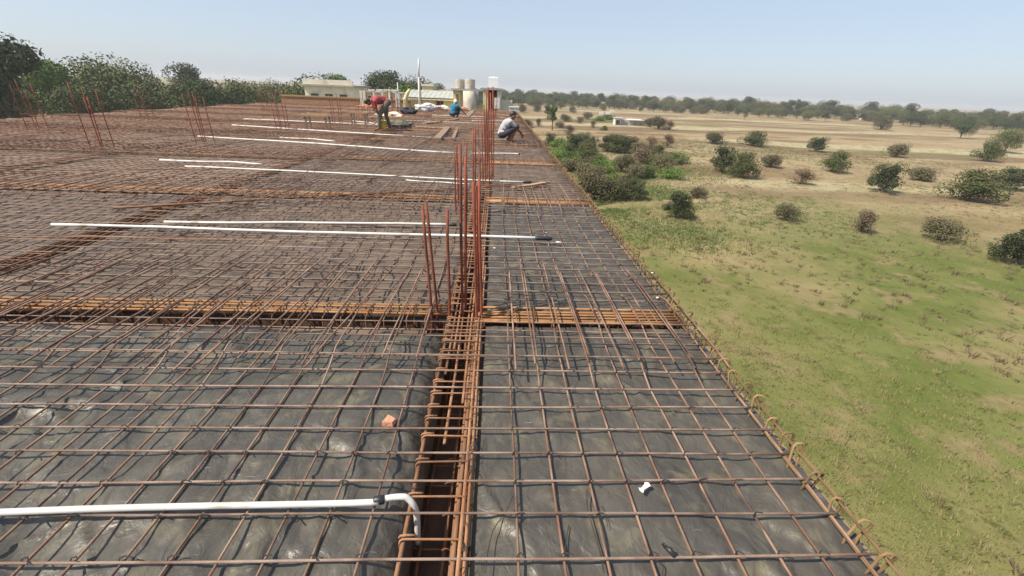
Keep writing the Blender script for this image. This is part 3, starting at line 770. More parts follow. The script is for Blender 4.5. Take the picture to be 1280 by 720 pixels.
# white sack, dark bag, pole at the far end
sk = PZ(532,140,.03)
def sack(label, loc, s, m, seed):
    t = thing('sack', label, 'sack', (loc.x, loc.y, .04))
    chunk('bag', None, None, (0,0,s[2]*.8), s, m, seed, 3, t); chunk('neck', None, None, (s[0]*.95,0,s[2]*1.0), (s[0]*.25,s[1]*.4,s[2]*.35), m, seed+1, 2, t)
    return t
sack('white cement sack lying by the foot of the tall pole', sk, (.62,.4,.28), MT['whitec'], 4)
sack('dark sack on the mesh between cage posts and the white sack', PZ(511,144,.03), (.42,.3,.22), MT['navy'], 14)
sack('grey sacks heap beside the bending man', PZ(497,160,.03), (.5,.4,.16), MT['olive'], 24)
pl = PZ(525,140,.03); tp = thing('tall_pole', 'tall whitish pole with a clamp standing on the far slab', 'pole', (pl.x, pl.y, 0))
T = on_y(523.5,73,pl.y)
q = MB(); q.tube([(0,0,-.02),(.02,0,1.0),(.03,0,1.95)], .062, 8); q.build('lower_pole', MT['wash'], tp, smooth=True)
q = MB(); q.tube([(.03,0,1.85),(T.x-pl.x,0,T.z)], .05, 8); q.build('upper_pole', MT['pvc'], tp, smooth=True)
q = MB(); q.tube([(-.06,0,1.9),(.04,0,1.9),(.14,0,1.84),(.18,.0,1.88)], .045, 7); q.build('clamp', MT['black'], tp, smooth=True)
q = MB(); q.tube([(.10,.02,0),(.12,.02,1.9)], .02, 6); q.build('stay_bar', MT['rod'], tp, smooth=True)

# column cages and a low rail on the far slab
def cage(label, p, w, h, nv, nh, m, group=None):
    c = thing('cage_panel', label, 'rebar cage', (p.x, p.y, 0), group)
    for i in range(nv):
        for yy in (0, .3):
            x = -w/2+w*i/(nv-1); q = MB(); q.tube([(x, yy, 0), (x+random.uniform(-.02,.02), yy, h*random.uniform(.92, 1.08))], .016, 5); q.build('upright', m, c)
    for k in range(nh):
        z = h*(.12+.8*k/(nh-1)); q = MB(); q.tube([(-w/2-.03, -.02, z), (w/2+.03, -.02, z), (w/2+.03, .32, z), (-w/2-.03, .32, z), (-w/2-.03, -.02, z)], .012, 5); q.build('tie', m, c)
cage('yellowish upright cage of bars standing near the tall pole', PZ(507,141,0), .95, .75, 6, 4, MT['edge'])
for i, (x0, x1, y) in enumerate(((438,459,157), (380,412,163))):
    p = PZ((x0+x1)/2, y, 0); w = abs(PZ(x1,y,0).x-PZ(x0,y,0).x)
    r = thing('low_rail', 'low rail of pale battens on short legs beside the bending man' if i == 0 else 'low rail of pale battens on short legs amid bare mesh far from the men', 'rail', (p.x, p.y, 0))
    for s in (-1, 1):
        for yy in (0, .35): q = MB(); q.box(s*w*.45-.025, s*w*.45+.025, yy, yy+.05, 0, .42); q.build('leg', MT['timberd'], r)
    for yy in (0, .35): q = MB(); q.box(-w*.6, w*.6, yy-.02, yy+.07, .422, .48); q.build('batten', MT['timber'], r)
for i, (x, y, w, c_) in enumerate(((470,146,1.6,0), (560,141,2.0,1), (625,145,1.2,2), (455,147,1.4,3))):
    A = PZ(x, y, .05); lab = ('pale plank flat on the far mesh behind the bending man', 'pale plank flat on the far mesh past the blue shirted man', 'pale plank flat on the far mesh near the stair room', 'pale plank flat on the far mesh near the low rail')[i]
    plank(lab, A, A+Vector((w, .1, 0)), .2, .05, MT['timber'])

for i, (x, y, w, rz_, mk) in enumerate(((505,150,2.2,.3,'timberd'), (530,155,1.5,1.2,'timber'), (540,147,2.6,-.05,'timber'), (600,144,1.8,.1,'timber'), (448,141,2.4,.15,'timberd'), (515,160,1.8,.02,'timber'), (590,137,2.0,.05,'timber'), (470,151,1.6,-.2,'timberd'), (556,152,1.7,1.3,'timberd'), (622,139,1.4,0,'timber'))):
    A = PZ(x, y, .05); plank('loose plank among the clutter around the men on the far slab', A, A+Vector((w*math.cos(rz_), w*math.sin(rz_), 0)), random.uniform(.12, .24), .05, MT[mk])['group'] = 'loose planks around the men'
for i, (x, y) in enumerate(((460,135.5),(550,136.5),(575,139),(490,147))):
    A = PZ(x, y, 0); h_ = thing('rubble_heap', 'small heap of pale sand and broken brick on the far slab', 'heap', (A.x, A.y, 0), 'heaps on the far slab')
    chunk('sand_mound', None, None, (0,0,.02), (.75,.5,.24), MT['cream'] if i % 2 else MT['brick'], 40+i, 3, h_)
    for k in range(7):
        q = MB(); q.box(-.11,.11,-.055,.055,0,.075); bq = q.build('brick', MT['brickbit'], h_, loc=(random.uniform(-.9,.9), random.uniform(-.55,.1), random.uniform(.04,.14))); bq.rotation_euler = (random.uniform(-.3,.3), random.uniform(-.3,.3), random.uniform(0,3))
A_ = PZ(600,147,.05); bundle('thin loose bars scattered past the blue shirted man', A_, A_+Vector((2.2,1.5,0)), 5, MT['beam'], spread=.25)
A_ = PZ(500,172,.05); bundle('loose bars lying across the mesh before the bending man', A_, A_+Vector((1.9,2.6,0)), 4, MT['cross'], spread=.12)

# ------------------------------------------------------------------ people
def capsules(L, n=10):
    q = MB()
    for (p0, p1, r0, r1) in L:
        p0 = Vector(p0); p1 = Vector(p1); d = (p1-p0)
        if d.length < 1e-5: d = Vector((0,0,.001)); p1 = p0+d
        t = d.normalized(); P = []; R_ = []
        for a in (80, 55, 25): P.append(p0-t*r0*math.sin(rad(a))); R_.append(r0*math.cos(rad(a)))
        P += [p0, p1]; R_ += [r0, r1]
        for a in (25, 55, 80): P.append(p1+t*r1*math.sin(rad(a))); R_.append(r1*math.cos(rad(a)))
        q.tube(P, R_, n)
    return q
def remesh(q, name, m, parent, vox=.012, it=6):
    me = q.mesh(name); o = bpy.data.objects.new(name, me); COL.objects.link(o)
    r = o.modifiers.new('r', 'REMESH'); r.mode = 'VOXEL'; r.voxel_size = vox
    s = o.modifiers.new('s', 'SMOOTH'); s.iterations = it; s.factor = .5
    dg = bpy.context.evaluated_depsgraph_get(); me2 = bpy.data.meshes.new_from_object(o.evaluated_get(dg))
    bpy.data.objects.remove(o); me2.name = name
    me2.polygons.foreach_set('use_smooth', [True]*len(me2.polygons))
    me2.materials.clear()
    return link(name, me2, m, parent)
def person(label, loc, rz, J, shirt, trousers, cap=None, short_sleeve=True, lower_bare=False):
    """J: joints; the figure faces +x in its own frame"""
    root = thing('person', label, 'person', loc, rz=rz)
    V_ = {k: Vector(v) for k, v in J.items()}
    L = []
    pel, wai, che, nek, hed = V_['pelvis'], V_['waist'], V_['chest'], V_['neck'], V_['head']
    sd_ = (V_['hipL']-V_['hipR']).normalized()
    hf = V_['face'].normalized()                     # facing of the head
    hu = (V_['crown']).normalized()
    L += [(pel-sd_*.06, pel+sd_*.06, .115, .115), (pel, wai, .12, .115), (wai-sd_*.03, wai+sd_*.03, .11, .11), (wai, che, .115, .125), (che-sd_*.07, che+sd_*.07, .11, .11), (che, nek, .09, .055), (nek, hed, .052, .055)]
    L += [(hed+hu*.03-hf*.012, hed+hu*.045-hf*.01, .092, .088), (hed-hu*.05+hf*.03, hed-hu*.02+hf*.02, .055, .07)]
    L += [(hed+hf*.085-hu*.015, hed+hf*.10-hu*.035, .010, .014)]               # nose
    hs = hu.cross(hf)
    for s in (-1, 1): L += [(hed+hs*s*.088, hed+hs*s*.094-hu*.03, .015, .010)]   # ears
    for S in 'LR':
        L += [(V_['hip'+S], V_['knee'+S], .088, .060), (V_['knee'+S], V_['ank'+S], .056, .038), (V_['ank'+S], V_['toe'+S], .042, .030)]
        L += [(V_['ank'+S]-(V_['toe'+S]-V_['ank'+S]).normalized()*.04-Vector((0,0,.02)), V_['ank'+S], .032, .036)]
        L += [(che.lerp(V_['sho'+S], .6), V_['sho'+S], .065, .058), (V_['sho'+S], V_['elb'+S], .052, .042), (V_['elb'+S], V_['wri'+S], .040, .027)]
        w = V_['wri'+S]; hd = (V_['han'+S]-w).normalized(); side = hd.cross(Vector((.2,.1,1))).normalized(); nrm = hd.cross(side)
        palm = w+hd*.085
        for k in (-1, 0, 1): L += [(w+hd*.02, palm+side*.022*k, .020, .016)]
        for k, ln in zip((-1.5, -.5, .5, 1.5), (.062, .074, .07, .055)):
            b0 = palm+side*.019*k; kk = b0+hd*ln*.55+nrm*.012; L += [(b0, kk, .0095, .009), (kk, kk+hd*ln*.35+nrm*.03, .009, .0075)]
        tb = w+hd*.035+side*.028; L += [(tb, tb+side*.03+hd*.03, .012, .010), (tb+side*.03+hd*.03, tb+side*.032+hd*.06+nrm*.01, .010, .008)]
    remesh(capsules(L), 'body', MT['skin'], root, .009, 5)
    S1 = [(pel.lerp(wai, .1)-sd_*.05, pel.lerp(wai, .1)+sd_*.05, .135, .135), (pel.lerp(wai, .3), wai, .14, .135), (wai, che, .138, .145), (che-sd_*.08, che+sd_*.08, .128, .128), (che, che.lerp(nek, .75), .105, .075)]
    for S in 'LR':
        e_ = V_['sho'+S].lerp(V_['elb'+S], .62 if short_sleeve else .98)
        S1 += [(che.lerp(V_['sho'+S], .6), V_['sho'+S], .08, .075), (V_['sho'+S], e_, .072, .062)]
    remesh(capsules(S1), 'shirt', shirt, root, .012, 4)
    T1 = [(pel-sd_*.06, pel+sd_*.06, .132, .132), (pel, pel.lerp(wai, .5), .132, .128)]
    for S in 'LR':
        T1 += [(V_['hip'+S], V_['knee'+S], .104, .076)]
        if not lower_bare: T1 += [(V_['knee'+S], V_['knee'+S].lerp(V_['ank'+S], .85), .074, .060)]
    remesh(capsules(T1), 'trousers', trousers, root, .012, 4)
    H1 = [(hed+hu*.045-hf*.025, hed+hu*.055-hf*.02, .097, .093), (hed-hf*.055, hed+hu*.02-hf*.04, .065, .08)]
    if cap:
        remesh(capsules(H1), 'cap', cap, root, .010, 3)
    else:
        remesh(capsules(H1+[(hed+hu*.09+hf*.04, hed+hu*.08, .03, .04)]), 'hair', MT['hair'], root, .009, 2)
    for s in (-1, 1):
        chunk('eye', None, None, hed+hf*.078+hs*s*.032+hu*.005, (.011,.011,.008), MT['hair'], 2, 1, root)
    q = MB(); mo = hed+hf*.082-hu*.055; q.tube([mo-hs*.022, mo+hf*.004, mo+hs*.022], .005, 5); q.build('mouth', MT['red'], root)
    return root
squat = dict(pelvis=(-.17,0,.24), waist=(-.13,0,.37), chest=(-.02,0,.53), neck=(.07,0,.66), head=(.15,0,.745), face=(.85,0,-.5), crown=(.5,0,.85),
    hipL=(-.15,.10,.23), hipR=(-.15,-.10,.23), kneeL=(.24,.17,.47), kneeR=(.25,-.17,.46), ankL=(.06,.12,.085), ankR=(.08,-.12,.085), toeL=(.22,.15,.035), toeR=(.24,-.15,.035),
    shoL=(.04,.18,.60), shoR=(.04,-.18,.60), elbL=(.26,.20,.43), elbR=(.25,-.19,.42), wriL=(.42,.10,.28), wriR=(.42,-.08,.27), hanL=(.47,.06,.18), hanR=(.47,-.05,.17))
pc = PZ(634,178,.04); person('man in pale grey T-shirt and dark shorts squatting on the mesh near the slab edge', (pc.x, pc.y, .04), rad(12), squat, MT['greyc'], MT['navy'], lower_bare=True)
sq2 = dict(squat); sq2.update(shoR=(.04,-.19,.58), elbR=(.2,-.34,.40), wriR=(.3,-.50,.2), hanR=(.34,-.58,.12))
pb = PZ(568,148,.04); person('man in teal blue shirt and white cap squatting with his back turned', (pb.x, pb.y, .04), rad(66), sq2, MT['blue'], MT['navy'], cap=MT['whitec'])
bend = dict(pelvis=(-.16,0,.90), waist=(-.03,0,.975), chest=(.19,0,.975), neck=(.36,0,.94), head=(.46,0,.89), face=(.25,0,-1), crown=(1,0,.1),
    hipL=(-.12,.11,.86), hipR=(-.12,-.11,.86), kneeL=(.16,.15,.50), kneeR=(-.12,-.17,.48), ankL=(.20,.17,.085), ankR=(-.22,-.19,.085), toeL=(.36,.19,.035), toeR=(-.06,-.22,.035),
    shoL=(.28,.19,.92), shoR=(.28,-.19,.92), elbL=(.25,.19,.65), elbR=(.27,-.17,.65), wriL=(.12,.10,.50), wriR=(.14,-.08,.49), hanL=(.07,.05,.42), hanR=(.09,-.03,.41))
pa = PZ(481,163,.04); A_RZ = rad(203)
person('man in faded red shirt bending over the mesh with a yellow pail', (pa.x, pa.y, .04), A_RZ, bend, MT['red'], MT['olive'])
hv = Matrix.Rotation(A_RZ, 3, 'Z') @ Vector((.07, 0, 0))
pail = thing('pail', 'yellow plastic pail held under the bending man', 'pail', (pa.x+hv.x, pa.y+hv.y, .05)); pail.scale = (1.2, 1.2, 1.2)
q = MB(); q.lathe([(.085,.0),(.092,.02),(.12,.25),(.13,.252),(.13,.265),(.115,.262),(.088,.03),(.0,.028)], (0,0,0), 20); q.build('bucket', MT['ypail'], pail, smooth=True)
q = MB(); q.tube([(.12*math.cos(a), 0, .25+.12*math.sin(a)) for a in np.linspace(0, math.pi, 11)], .005, 5); q.build('handle', MT['black'], pail)

# ------------------------------------------------------------------ buildings beyond the slab
def part(o, name, m, x0, x1, y0, y1, z0, z1, parent=None, bev=0):
    q = MB(); q.box(x0, x1, y0, y1, z0, z1, bev=bev); return q.build(name, m, parent or o)
def window(o, x, z, w, h, y, m=None):
    f_ = part(o, 'window', MT['cream'], x-w/2-.07, x+w/2+.07, y-.05, y+.02, z-.07, z+h+.07)
    q = MB(); q.box(x-w/2, x+w/2, y-.058, y-.03, z, z+h); q.build('pane', m or MT['glass'], f_)
    q = MB(); q.box(x-w/2-.1, x+w/2+.1, y-.14, y-.052, z-.13, z-.071); q.build('sill', MT['conc'], f_)
# long yellow house
YH = 47.0
pxl = lambda x, y, Y=YH: on_y(x, y, Y)
a = pxl(505,126); b_ = pxl(604,128); base = Vector((a.x, YH, ground_z(a.x, YH)-.1))
h = thing('yellow_house', 'long low pale yellow house with grey green roof strip beyond the slab end', 'house', base)
wz = pxl(550,123).z-base.z; L = b_.x-a.x
part(h, 'wall', MT['yellow'], 0, L, 0, 7, 0, wz)
rl = pxl(508,114).z-base.z
for k in range(10):
    x0 = .2+k*(L*.6)/10
    q = MB(); q.add([(x0,-.35,wz+.01),(x0+L*.06-.03,-.35,wz+.01),(x0+L*.06-.03,3.4,rl+.1),(x0,3.4,rl+.1),(x0,-.35,wz+.05),(x0+L*.06-.03,-.35,wz+.05),(x0+L*.06-.03,3.4,rl+.14),(x0,3.4,rl+.14)], [(3,2,1,0),(4,5,6,7),(0,1,5,4),(1,2,6,5),(2,3,7,6),(3,0,4,7)]); q.build('roof_sheet', MT['tin'], h)
part(h, 'parapet', MT['cream'], L*.62, L, .1, .3, wz+.003, wz+.75)
for x, z in ((L*.45, wz-.62), (L*.15, wz-1.8), (L*.35, wz-1.8), (L*.8, wz-1.8)): window(h, x, z-.1, .75, .5, 0)
part(h, 'ledge', MT['cream'], -.1, L+.1, -.4, -.003, wz-.18, wz-.08)
# small upper room
a = pxl(528,116,58); b_ = pxl(541,116,58); t_ = pxl(534,107.5,58)
r_ = thing('yellow_room', 'small square yellow rooftop room with two dark windows among trees', 'house', (a.x, 58, ground_z(a.x,58)-.1))
zz = t_.z-r_.location.z; wq = b_.x-a.x
part(r_, 'wall', MT['yellow'], 0, wq, 0, 4, 0, zz); part(r_, 'roof', MT['cream'], -.15, wq+.15, -.15, 4.15, zz+.003, zz+.2)
for fx in (.3, .7): window(r_, wq*fx, zz-.95, wq*.2, .5, 0)
# tank tower: slab on walls, round shaft, two tanks
YT = 44.0
a = on_y(566,114,YT); b_ = on_y(607,114,YT); gz = ground_z(a.x, YT)-.1
tw_ = thing('tank_house', 'yellow house with flat slab roof carrying two grey round tanks', 'house', (a.x, YT, gz))
L = b_.x-a.x; zs = on_y(585,113.5,YT).z-gz; s_ = L/41
part(tw_, 'roof_slab', MT['conc'], -.15, L+.1, -.3, 5, zs, zs+.16)
part(tw_, 'wall', MT['yellow'], 0, 9*s_, .2, 4.8, 0, zs-.003); part(tw_, 'wall', MT['cream'], 9*s_+.003, 17*s_, .5, 4.8, 0, zs-.003)
part(tw_, 'wall', MT['wash'], 28*s_, L, .9, 4.8, 0, zs-.003)
part(tw_, 'band', MT['yellow'], 28*s_, L, .6, .88, 0, zs-.95)
part(tw_, 'ledge', MT['conc'], 28*s_, L, .4, .897, zs-.94, zs-.82)
q = MB(); q.box(4*s_, 6.5*s_, .14, .19, zs-1.2, zs-.35); q.build('door', MT['timberd'], tw_)
q = MB(); q.lathe([(.66,0),(.66,zs-1.6),(.60,zs-1.2),(.60,zs-.01)], (21.5*s_, -.75, 0), 28); q.build('round_shaft', MT['tankg'], tw_, smooth=True)
q = MB(); q.lathe([(.34,zs-1.2),(.34,zs-.01)], (28.4*s_, -.4, 0), 16); q.build('pipe_shaft', MT['conc'], tw_, smooth=True)
for (x0, x1, yy) in ((569.5,580.8,.9), (581.8,594,.7)):
    A = on_y(x0,111,YT+yy); B = on_y(x1,111,YT+yy); T = on_y((x0+x1)/2,99.3,YT+yy); rr = (B.x-A.x)/2
    hh = T.z-gz-zs-.163
    t = thing('water_tank', 'left' if 0 else ('grey round cement tank on the tank house roof, beside the yellow wall end' if x0 < 575 else 'grey round cement tank above the round shaft'), 'water tank', (A.x+rr, YT+yy, gz+zs+.163))
    q = MB(); q.lathe([(rr*.98,0),(rr,.03),(rr,hh-.06),(rr*.97,hh)], (0,0,0), 32); q.build('shell', MT['tankg'], t, smooth=False)
    q = MB(); q.lathe([(rr*.3,hh+.003),(rr*.3,hh+.04),(rr*.05,hh+.06)], (0,0,0), 16); q.build('lid', MT['conc'], t)
    for zf in (.33, .66): q = MB(); q.lathe([(rr+.001,hh*zf),(rr+.015,hh*zf+.01),(rr+.015,hh*zf+.03),(rr+.001,hh*zf+.04)], (0,0,0), 32); q.build('ring', MT['tankg'], t)
for i, (x0, x1, yt, Y, m, lab) in enumerate(((455,478,116,52,'yellow','squat yellow block behind the whitewashed posts'), (542,552,113.5,60,'cream','small cream block right beside the yellow rooftop room'), (553,566,114.5,54,'yellow','low yellow block between the rooftop room and the tank house'), (482,503,117,56,'cream','long cream block behind the row of whitewashed posts'))):
    a = on_y(x0, yt, Y); b_ = on_y(x1, yt, Y); gz = ground_z(a.x, Y)-.2
    o_ = thing('house_block', lab, 'house', (a.x, Y, gz)); L = b_.x-a.x; zt = (a.z+b_.z)/2-gz
    part(o_, 'wall', MT[m], 0, L, 0, 4, 0, zt); part(o_, 'roof_slab', MT['conc'], -.15, L+.15, -.25, 4.2, zt+.003, zt+.14)
    for fx in (.3, .7): window(o_, L*fx, zt-.85, L*.14, .5, 0, MT['dark'])
    q = MB(); q.tube([(L*.1, -.06, 0), (L*.1, -.06, zt+.4)], .05, 6); q.build('drain_pipe', MT['conc'], o_)
# stair room with white tank
YS = 37.0
a = on_y(604,112,YS); b_ = on_y(627,112,YS); gz = ground_z(a.x, YS)-.1
st_ = thing('stair_room', 'cream stair room with dark doorway and flat slab under a white tank', 'house', (a.x, YS, gz)); L = b_.x-a.x; s_ = L/23
zs = on_y(615,112.5,YS).z-gz
part(st_, 'roof_slab', MT['conc'], -.1, L+.1, -.2, 2.6, zs, zs+.14)
part(st_, 'wall', MT['yellow'], 0, 7*s_, 0, 2.4, 0, zs-.003); part(st_, 'wall', MT['cream'], 17.5*s_, L, 0, 2.4, 0, zs-.003)
part(st_, 'back_wall', MT['brick'], 7*s_+.003, 17.5*s_-.003, 1.2, 2.4, 0, zs-.003)
part(st_, 'sill_wall', MT['brick'], 7*s_+.003, 17.5*s_-.003, .1, .3, 0, zs-1.55)
q = MB(); q.box(14*s_, 21*s_, -.10, -.01, zs-1.35, zs-.55); q.build('panel', MT['wash'], st_)
a2 = on_y(627,116,YS+1); part(st_, 'low_wall', MT['cream'], L+.003, L+.9, .6, .8, 0, zs-.7)
A = on_y(610.5,110.5,YS+.9); B = on_y(622.5,110.5,YS+.9); T = on_y(616,96.5,YS+.9); rr = (B.x-A.x)/2; hh = T.z-gz-zs-.143
t = thing('water_tank', 'bright white square water tank on the stair room roof', 'water tank', (A.x+rr, YS+.9, gz+zs+.143))
q = MB(); q.box(-rr, rr, -rr, rr, 0, hh, bev=.04); q.build('shell', MT['tankw'], t)
q = MB(); q.box(-rr*.35, rr*.35, -rr*.35, rr*.35, hh+.002, hh+.035, bev=.01); q.build('lid', MT['tankw'], t)
# white low parapet block at the slab end
a = on_y(637,137,33.5); b_ = on_y(648,137,33.5)
pb_ = thing('parapet_block', 'low white parapet block at the far end of the slab', 'wall', (a.x, 33.5, ground_z(a.x,33.5)-.1))
zt = on_y(642,134.5,33.5).z-pb_.location.z
part(pb_, 'wall', MT['wash'], 0, b_.x-a.x, 0, .4, 0, zt); part(pb_, 'coping', MT['wash'], -.05, b_.x-a.x+.05, -.05, .45, zt+.003, zt+.07)
# whitewashed posts with brackets, brick wall behind them
YP = 40.0
a = on_y(436,127,YP); b_ = on_y(512,130,YP); gz = ground_z(a.x, YP)-.1
bw = thing('brick_wall', 'brown brick wall running behind the whitewashed posts', 'wall', (a.x-6, YP+.6, gz)); zt = on_y(470,125,YP).z-gz
part(bw, 'masonry', MT['brick'], 0, b_.x-a.x+6, 0, .3, 0, zt); part(bw, 'coping', MT['timber'], -.05, b_.x-a.x+6.05, -.06, .36, zt+.003, zt+.12)
for i, (x, y0, kind) in enumerate(((454.5,113.5,1),(466,114,0),(476,114,0),(485,114,0),(493.5,114.5,0),(498.5,113,2),(507,111.5,3))):
    p = on_y(x, 127, YP-.4); T = on_y(x, y0, YP-.4); hgt = T.z-gz
    lab = {0:'whitewashed post with a bracket top in the row before the brick wall', 1:'thick double cream post in front of the brick wall', 2:'slim tall white post before the brick wall', 3:'curved pale yellow horn shaped pillar at the end of the post row'}[kind]
    po = thing('post', lab, 'post', (p.x, YP-.4, gz), 'whitewashed posts before the brick wall' if kind == 0 else None)
    w = .16
    if kind == 3:
        q = MB(); q.tube([(0,0,0),(-.05,0,hgt-1.3),(0,0,hgt-.8),(.2,0,hgt-.3),(.42,0,hgt)], [.2,.2,.19,.16,.1], 8); q.build('shaft', MT['yellow'], po, smooth=True)
        q = MB(); q.box(-.28,.25,-.25,.25,hgt-1.5,hgt-1.4); q.build('collar', MT['cream'], po)
    elif kind == 1:
        for dx in (-.14, .12): q = MB(); q.box(dx-.1, dx+.1, -.12, .12, 0, hgt, bev=.01); q.build('shaft', MT['cream'], po)
    elif kind == 2:
        q = MB(); q.lathe([(.06,0),(.07,hgt-1.2),(.15,hgt-.9),(.12,hgt-.3),(.05,hgt),(.04,hgt+.6)], (0,0,0), 10); q.build('shaft', MT['wash'], po, smooth=True)
        q = MB(); q.box(-.1,.1,-.1,.1,hgt-1.3,hgt-1.22); q.build('collar', MT['wash'], po)
    else:
        q = MB(); q.box(.10, .24, -.12, .12, 0, hgt, bev=.01); q.build('shaft', MT['wash'], po)
        q = MB(); q.box(-.26, .26, -.14, .14, hgt+.003, hgt+.14, bev=.01); q.build('bracket', MT['wash'], po)
# building extending at the left, beyond the slab
for i, (x0, x1, yt, Y, m, lab) in enumerate(((380,440,108,62,'cream','cream flat roofed house with a pale gable half hidden by trees'),)):
    a = on_y(x0, yt, Y); b_ = on_y(x1, yt, Y); gz = ground_z(a.x, Y)-.2
    hh = thing('house', lab, 'house', (a.x, Y, gz)); L = b_.x-a.x; zt = (a.z+b_.z)/2-gz
    part(hh, 'wall', MT[m], 0, L, 0, 8, 0, zt); part(hh, 'roof_slab', MT['conc'], -.3, L+.3, -.4, 8.3, zt+.003, zt+.2)
    part(hh, 'parapet', MT[m], -.1, L+.1, -.1, .1, zt+.203, zt+.8)
    for k in range(3): window(hh, L*(.2+.3*k), zt-2.0, 1.0, 1.1, 0)
    if i == 2: q = MB(); q.lathe([(.6,zt+.81),(.62,zt+1.9),(.3,zt+2.1)], (L*.5, 2, 0), 20); q.build('water_tank', MT['tankw'], hh, smooth=True)

# ------------------------------------------------------------------ huts in the field
def hut(label, x, y, px_w, px_h, m, roof, Y=None, win=True):
    g = on_z(x, y, GZ); z0 = ground_z(g.x, g.y); k = (g-CAM).dot(FW)/F_PX
    w = px_w*k; hg = px_h*k
    o = thing('field_hut', label, 'hut', (g.x, g.y, z0-.1), rz=-.25)
    part(o, 'wall', MT[m], -w/2, w/2, 0, w*.8, 0, hg); part(o, 'roof', MT[roof], -w/2-.3, w/2+.3, -.4, w*.8+.3, hg+.003, hg+.25)
    q = MB(); q.box(-w*.12, w*.10, -.06, -.01, 0, min(2.1, hg*.8)); q.build('door', MT['timberd'], o)
    if win: window(o, w*.28, hg*.4, w*.14, hg*.25, 0)
    return o
hut('pale square hut standing before the far tree line', 820, 134, 8, 7.5, 'wash', 'conc')
hut('small white house half hidden in the far tree line', 701, 128.5, 9, 6, 'tankw', 'wash')
hut('low white shed next to the small white house', 692, 129.5, 5, 4, 'wash', 'tin')
hut('tiny white hut in the far trees', 788, 130, 3, 3, 'tankw', 'wash', win=False)
hut('pale farm building at the foot of the far trees, in open dry land', 905, 139, 10, 7, 'cream', 'conc')
hut('white walled farm house by a lone tree in the dry land', 1085, 150, 12, 7, 'wash', 'tin')
hut('small cream hut between far trees and the walled shed', 752, 133, 6, 4, 'cream', 'wash', win=False)
# farm compound: low wall, shed with tarp
g = on_z(790,158,GZ); z0 = ground_z(g.x, g.y); k = (g-CAM).dot(FW)/F_PX
fc = thing('farm_compound', 'long grey walled farm shed with flat pale roof standing in the dry field', 'shed', (g.x, g.y, z0-.1), rz=-.1)
part(fc, 'wall', MT['conc'], -15*k, 17*k, 0, 4, 0, 6.5*k); part(fc, 'roof', MT['wash'], -5*k, 12*k, -.5, 4.4, 6.5*k+.003, 7.3*k)
part(fc, 'store', MT['wash'], -22*k, -15.1*k, -.5, 3, 0, 8*k); part(fc, 'store_roof', MT['tin'], -23*k, -12*k, -.9, 3.4, 8*k+.003, 8.7*k)
q = MB(); q.box(-21*k, -16*k, -.6, -.51, .8*k, 6*k); q.build('dark_opening', MT['navy'], fc)
for xx in (-8, 2, 9): q = MB(); q.box(xx*k, (xx+2)*k, -.06, -.01, 0, 4*k); q.build('door', MT['timberd'], fc)
# concrete blocks lying in the field
for i, (x, y) in enumerate(((722,238),(770,259),(752,143),(760,143),(765,141))):
    g = on_z(x, y, GZ); k = (g-CAM).dot(FW)/F_PX; z0 = ground_z(g.x, g.y)
    q = MB(); q.box(-5*k if i == 0 else -2.5*k, 5*k if i == 0 else 2.5*k, 0, 2*k, -.1, 1.2*k+.1 if i < 2 else 3*k, bev=.05)
    tag(q.build('stone_block', MT['wash'], loc=(g.x, g.y, z0)), 'long pale stone slab lying in the grass beside the slab edge' if i == 0 else 'pale stone block lying loose in the field', 'stone block', None if i == 0 else 'stone blocks in the field')

# ------------------------------------------------------------------ trees and shrubs
def crown_mesh(name, seed, w, hgt, base, n, leaf, lobes, sparse=.0, droop=0):
    r = np.random.default_rng(seed); q = MB()
    # lobe centres
    C = []
    for k in range(lobes):
        a = r.uniform(0, 6.28); rr = r.uniform(.1, .75)*w/2; z = base+(hgt-base)*r.uniform(.15, .85)
        sh = 1-abs((z-base)/(hgt-base)-(.45 if hgt > 4 else .2))*.9
        C.append((rr*sh*math.cos(a), rr*sh*math.sin(a), z, r.uniform(*((.16, .34) if hgt > 4 else (.09, .22)))*w))
    V = []; Fc = []
    for k in range(n):
        c = C[r.integers(len(C))]
        d = r.normal(0, 1, 3); d /= np.linalg.norm(d)+1e-6; rad_ = c[3]*r.uniform(.55, 1.05)**.7
        p = np.array([c[0], c[1], c[2]])+d*rad_*np.array([1, 1, .75])
        if p[2] < base*.75: p[2] = base*.75+r.uniform(0, .2)
        nrm = d+r.normal(0, .55, 3); nrm /= np.linalg.norm(nrm)+1e-6
        t1 = np.cross(nrm, r.normal(0, 1, 3)); t1 /= np.linalg.norm(t1)+1e-6; t2 = np.cross(nrm, t1)
        s = leaf*r.uniform(.6, 1.3); k0 = len(V)
        V += [tuple(p-t1*s*.5), tuple(p+t2*s*.35), tuple(p+t1*s*.6), tuple(p-t2*s*.35)]
        Fc.append((k0, k0+1, k0+2, k0+3))
    q.add(V, Fc); return q.mesh(name), C
